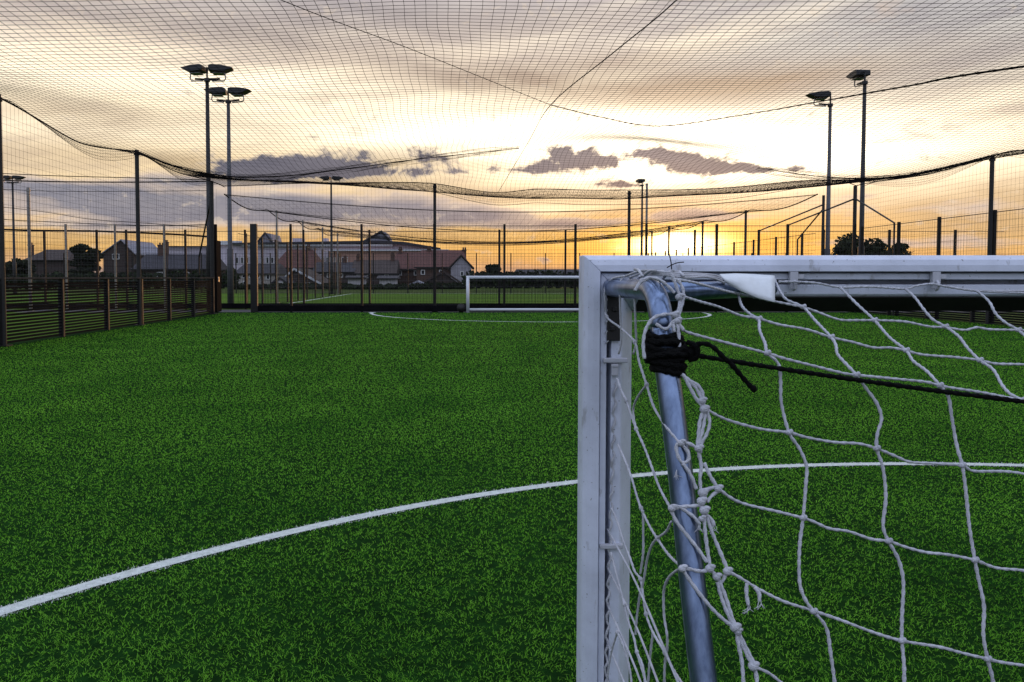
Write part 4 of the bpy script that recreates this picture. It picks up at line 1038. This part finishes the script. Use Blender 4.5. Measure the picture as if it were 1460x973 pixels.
def noise(vec, scale, det=6, rough=.6, dist=0, lac=2):
    n = N.new('ShaderNodeTexNoise'); n.inputs['Scale'].default_value = scale; n.inputs['Detail'].default_value = det; n.inputs['Roughness'].default_value = rough; n.inputs['Distortion'].default_value = dist
    Lk.new(vec, n.inputs['Vector']); return n.outputs['Fac']
def comb(a, b, c=0):
    n = N.new('ShaderNodeCombineXYZ')
    for i, q in enumerate((a, b, c)):
        if isinstance(q, (int, float)): n.inputs[i].default_value = q
        else: Lk.new(q, n.inputs[i])
    return n.outputs[0]
vstreak = comb(mth('MULTIPLY_ADD', el, 1.2, az), mth('MULTIPLY_ADD', az, .35, mth('MULTIPLY', el, 5.5)))
n_streak = noise(vstreak, 3.2, 7, .58, .6)
n_fine = noise(comb(mth('MULTIPLY_ADD', el, -1.0, az), mth('MULTIPLY_ADD', az, -.5, mth('MULTIPLY', el, 7.0)), 3.3), 5.0, 7, .6, .4)
vpuff = comb(az, mth('MULTIPLY', el, 1.5), 1.7)
n_puff = noise(vpuff, 32, 8, .64, .3)
n_wisp = noise(vpuff, 70, 6, .65, .2)
n_puff2 = noise(comb(az, mth('MULTIPLY', el, 3.2), 5.1), 9, 7, .6, .3)
def blob(px, py, sx_, sy_, amp=1.0, tilt=0.0):
    a, e = pe(px, py); A = mth('SUBTRACT', az, a); E = mth('SUBTRACT', el, e)
    if tilt: E = mth('MULTIPLY_ADD', A, tilt, E)
    q = mth('ADD', mth('POWER', mth('ABSOLUTE', mth('MULTIPLY', A, F/sx_)), 2.0), mth('POWER', mth('ABSOLUTE', mth('MULTIPLY', E, F/sy_)), 2.0))
    return mth('MULTIPLY', mth('EXPONENT', mth('MULTIPLY', q, -.7)), amp)
def total(l):
    s = l[0]
    for q in l[1:]: s = mth('ADD', s, q)
    return s
# clear sky gradient with elevation
rmp = N.new('ShaderNodeValToRGB'); er = rmp.color_ramp
stops = [(0.0,(.46,.33,.29)),(.8,(.78,.46,.22)),(2.0,(.86,.52,.18)),(3.4,(.84,.56,.26)),(5.0,(.78,.58,.35)),(8.0,(.98,.79,.53)),(12.0,(1.14,.96,.68)),(15.5,(1.0,.86,.70)),(19.0,(.64,.59,.59)),(25.0,(.42,.43,.50)),(45.0,(.86,1.02,1.38)),(88.0,(.86,1.04,1.48))]
er.elements[0].position = 0; er.elements[0].color = (*stops[0][1],1)
er.elements[1].position = 1; er.elements[1].color = (*stops[-1][1],1)
for e, c in stops[1:-1]:
    q = er.elements.new(e/90); q.color = (*c,1)
elp = mth('MULTIPLY_ADD', mth('SUBTRACT', n_streak, .5), R(3.0), el)
Lk.new(mth('MULTIPLY', elp, 1/R(90), clamp=True), rmp.inputs[0])
sky = rmp.outputs[0]
# away from the sunset the same air turns cool
cosd = mth('COSINE', mth('SUBTRACT', az, az_s))
back = mth('MULTIPLY_ADD', cosd, -1.3, .95, True)
sky = mixc(mth('MULTIPLY', back, .9), sky, mixc(mth('MULTIPLY_ADD', el, 2.4, -.05, True), (.22,.26,.36), (.92,1.07,1.45)))
# cool upper right
sky = mixc(mth('MULTIPLY', blob(1400, 0, 430, 120, 1.0, -.12), .9), sky, (.50,.52,.56))
# cirrus modulation
sky = mixc(mth('MULTIPLY_ADD', n_fine, 3.0, -1.1, True), mixc(1.0, sky, (.70,.68,.70), 'MULTIPLY'), mixc(1.0, sky, (1.14,1.12,1.04), 'MULTIPLY'))
upper = mth('MULTIPLY', mth('MULTIPLY_ADD', n_streak, 3.0, -1.45, True), mth('MULTIPLY_ADD', el, 7.0, -.9, True))
sky = mixc(mth('MULTIPLY', upper, .5), sky, (.50,.43,.42))
# broad streaks of high cloud: lit cream bands and shaded grey-tan bands
lite = total([blob(150,105,240,26,.9,-.03), blob(470,140,260,22,.9,.02), blob(560,178,220,13,.8), blob(250,190,260,16,.7), blob(1000,60,140,14,.7,-.15), blob(830,35,120,14,.6,-.2), blob(1300,235,180,26,.9), blob(1380,165,160,24,.6), blob(1150,290,140,12,.6), blob(760,300,120,8,.5)])
shade = total([blob(650,105,190,20,.85,.10), blob(950,135,170,24,.9,.02), blob(120,18,330,24,.8), blob(560,22,260,26,.8), blob(300,232,260,10,.6), blob(1340,300,220,40,.85), blob(1240,185,150,12,.5), blob(60,160,200,14,.5), blob(830,100,150,12,.6,-.1), blob(700,235,120,7,.6), blob(1100,120,150,14,.6,-.1)])
sn = mth('MULTIPLY_ADD', n_streak, 3.2, -1.0, True); fn = mth('MULTIPLY_ADD', n_fine, 3.4, -1.2, True)
sky = mixc(mth('MULTIPLY', lite, mth('MULTIPLY_ADD', fn, .75, .25)), sky, (1.28,1.12,.86))
sky = mixc(mth('MULTIPLY', shade, mth('MULTIPLY_ADD', sn, .8, .3)), sky, mixc(mth('MULTIPLY_ADD', el, 4.5, -.65, True), (.47,.33,.20), (.36,.34,.37)))
# grey cloud layers (soft, pale) and the dark cumulus near the horizon
pale = total([blob(560,300,140,19,1.1), blob(430,300,90,14), blob(690,310,80,11,1.0), blob(150,285,170,22,1.2), blob(320,296,120,14,.9), blob(770,322,90,7,.8), blob(40,266,90,9), blob(250,302,110,13), blob(985,308,55,8,1.1), blob(330,262,120,7,.8), blob(1240,205,40,5,.6), blob(1190,345,60,6,.6), blob(1390,345,80,8,.8), blob(840,318,50,6,.7), blob(1225,280,30,4,.7), blob(120,322,150,5,.5), blob(1140,262,60,7,.7), blob(1340,300,120,10,.55)])
dark = total([blob(345,240,44,13,1.05), blob(385,245,46,11,1.1), blob(440,236,46,17,1.2), blob(500,240,50,13,1.0), blob(560,246,50,6,.8), blob(622,226,34,13,1.0), blob(650,246,36,5,.7),
              blob(764,241,24,9,1.05), blob(795,220,24,12,1.05), blob(808,236,18,8,.7), blob(852,236,32,11,1.15), blob(838,222,16,9,.7), blob(928,220,22,8,1.05), blob(958,232,28,11,1.0), blob(1000,234,34,12,1.2), blob(1045,241,34,5,.9), blob(1095,244,36,3.5,.8), blob(880,264,50,6,.75), blob(720,243,30,4,.6)])
pn = mth('ADD', pale, mth('MULTIPLY_ADD', n_puff2, 2.6, -1.3))
pm = mth('MULTIPLY_ADD', pn, 2.2, -.70, True)
pc = mth('MULTIPLY_ADD', pn, 1.2, -.75, True)
dsum = mth('ADD', dark, mth('ADD', mth('MULTIPLY_ADD', n_puff, 3.2, -1.6), mth('MULTIPLY_ADD', n_wisp, .8, -.40)))
dm = mth('MULTIPLY_ADD', dsum, 1.8, -.62, True)
dc = mth('MULTIPLY_ADD', dsum, 1.6, -.60, True)
# glow of the hidden sun
glow = total([blob(960,205,230,34,1.2,.05), blob(800,196,190,22,.8,.0), blob(1010,222,150,26,.9), blob(640,190,170,13,.35), blob(1130,212,130,22,.6), blob(900,250,170,18,.35)])
wide = blob(965,260,480,150,1.0)
sky = mixc(1.0, sky, mixc(wide, (0,0,0), (.09,.045,.0)), 'ADD')
sky = mixc(1.0, sky, mixc(mth('MULTIPLY', mth('MULTIPLY', glow, .85), mth('MULTIPLY_ADD', n_streak, 1.8, .1)), (0,0,0), (1.5,1.34,1.04)), 'ADD')
core = blob(963,350,40,12,1.0); halo = blob(968,348,150,26,1.0)
sky = mixc(mth('MULTIPLY', halo, .95), sky, (1.25,.66,.10))
sky = mixc(mth('MULTIPLY', pm, .93), sky, mixc(pc, (.62,.50,.42), mixc(mth('MULTIPLY_ADD', n_puff, 2.4, -.8, True), (.155,.17,.245), (.25,.25,.31))))
sky = mixc(mth('MULTIPLY', dm, .95), sky, mixc(dc, (.95,.78,.58), mixc(mth('MULTIPLY_ADD', n_puff2, 3.0, -1.0, True), (.085,.095,.155), (.15,.155,.22))))
sky = mixc(1.0, sky, mixc(core, (0,0,0), (9.0,6.5,2.8)), 'ADD')
bg = N.new('ShaderNodeBackground'); Lk.new(sky, bg.inputs[0]); bg.inputs[1].default_value = 1.14
st = N.new('ShaderNodeTexSky'); st.sky_type = 'NISHITA'; st.sun_disc = False; st.sun_elevation = el_s; st.sun_rotation = az_s; st.air_density = 1.0; st.dust_density = 1.5
bg2 = N.new('ShaderNodeBackground'); Lk.new(st.outputs[0], bg2.inputs[0]); bg2.inputs[1].default_value = .012
ad = N.new('ShaderNodeAddShader'); Lk.new(bg.outputs[0], ad.inputs[0]); Lk.new(bg2.outputs[0], ad.inputs[1])
out = N.new('ShaderNodeOutputWorld'); Lk.new(ad.outputs[0], out.inputs[0])
w.cycles.sampling_method = 'MANUAL'; w.cycles.sample_map_resolution = 1024

sl = bpy.data.lights.new('sun', 'SUN'); sl.energy = .75; sl.angle = R(.6); sl.color = (1.0,.50,.20)
so = bpy.data.objects.new('sun', sl); col.objects.link(so); so.location = (20, 60, 10)
sd = Vector((math.sin(az_s)*math.cos(el_s), math.cos(az_s)*math.cos(el_s), math.sin(el_s)))
so.rotation_euler = sd.to_track_quat('Z', 'Y').to_euler()

vs = scene.view_settings; vs.view_transform = 'Standard'; vs.look = 'None'; vs.exposure = 0; vs.gamma = 1
scene.render.engine = 'CYCLES'
scene.cycles.max_bounces = 6; scene.cycles.use_denoising = True
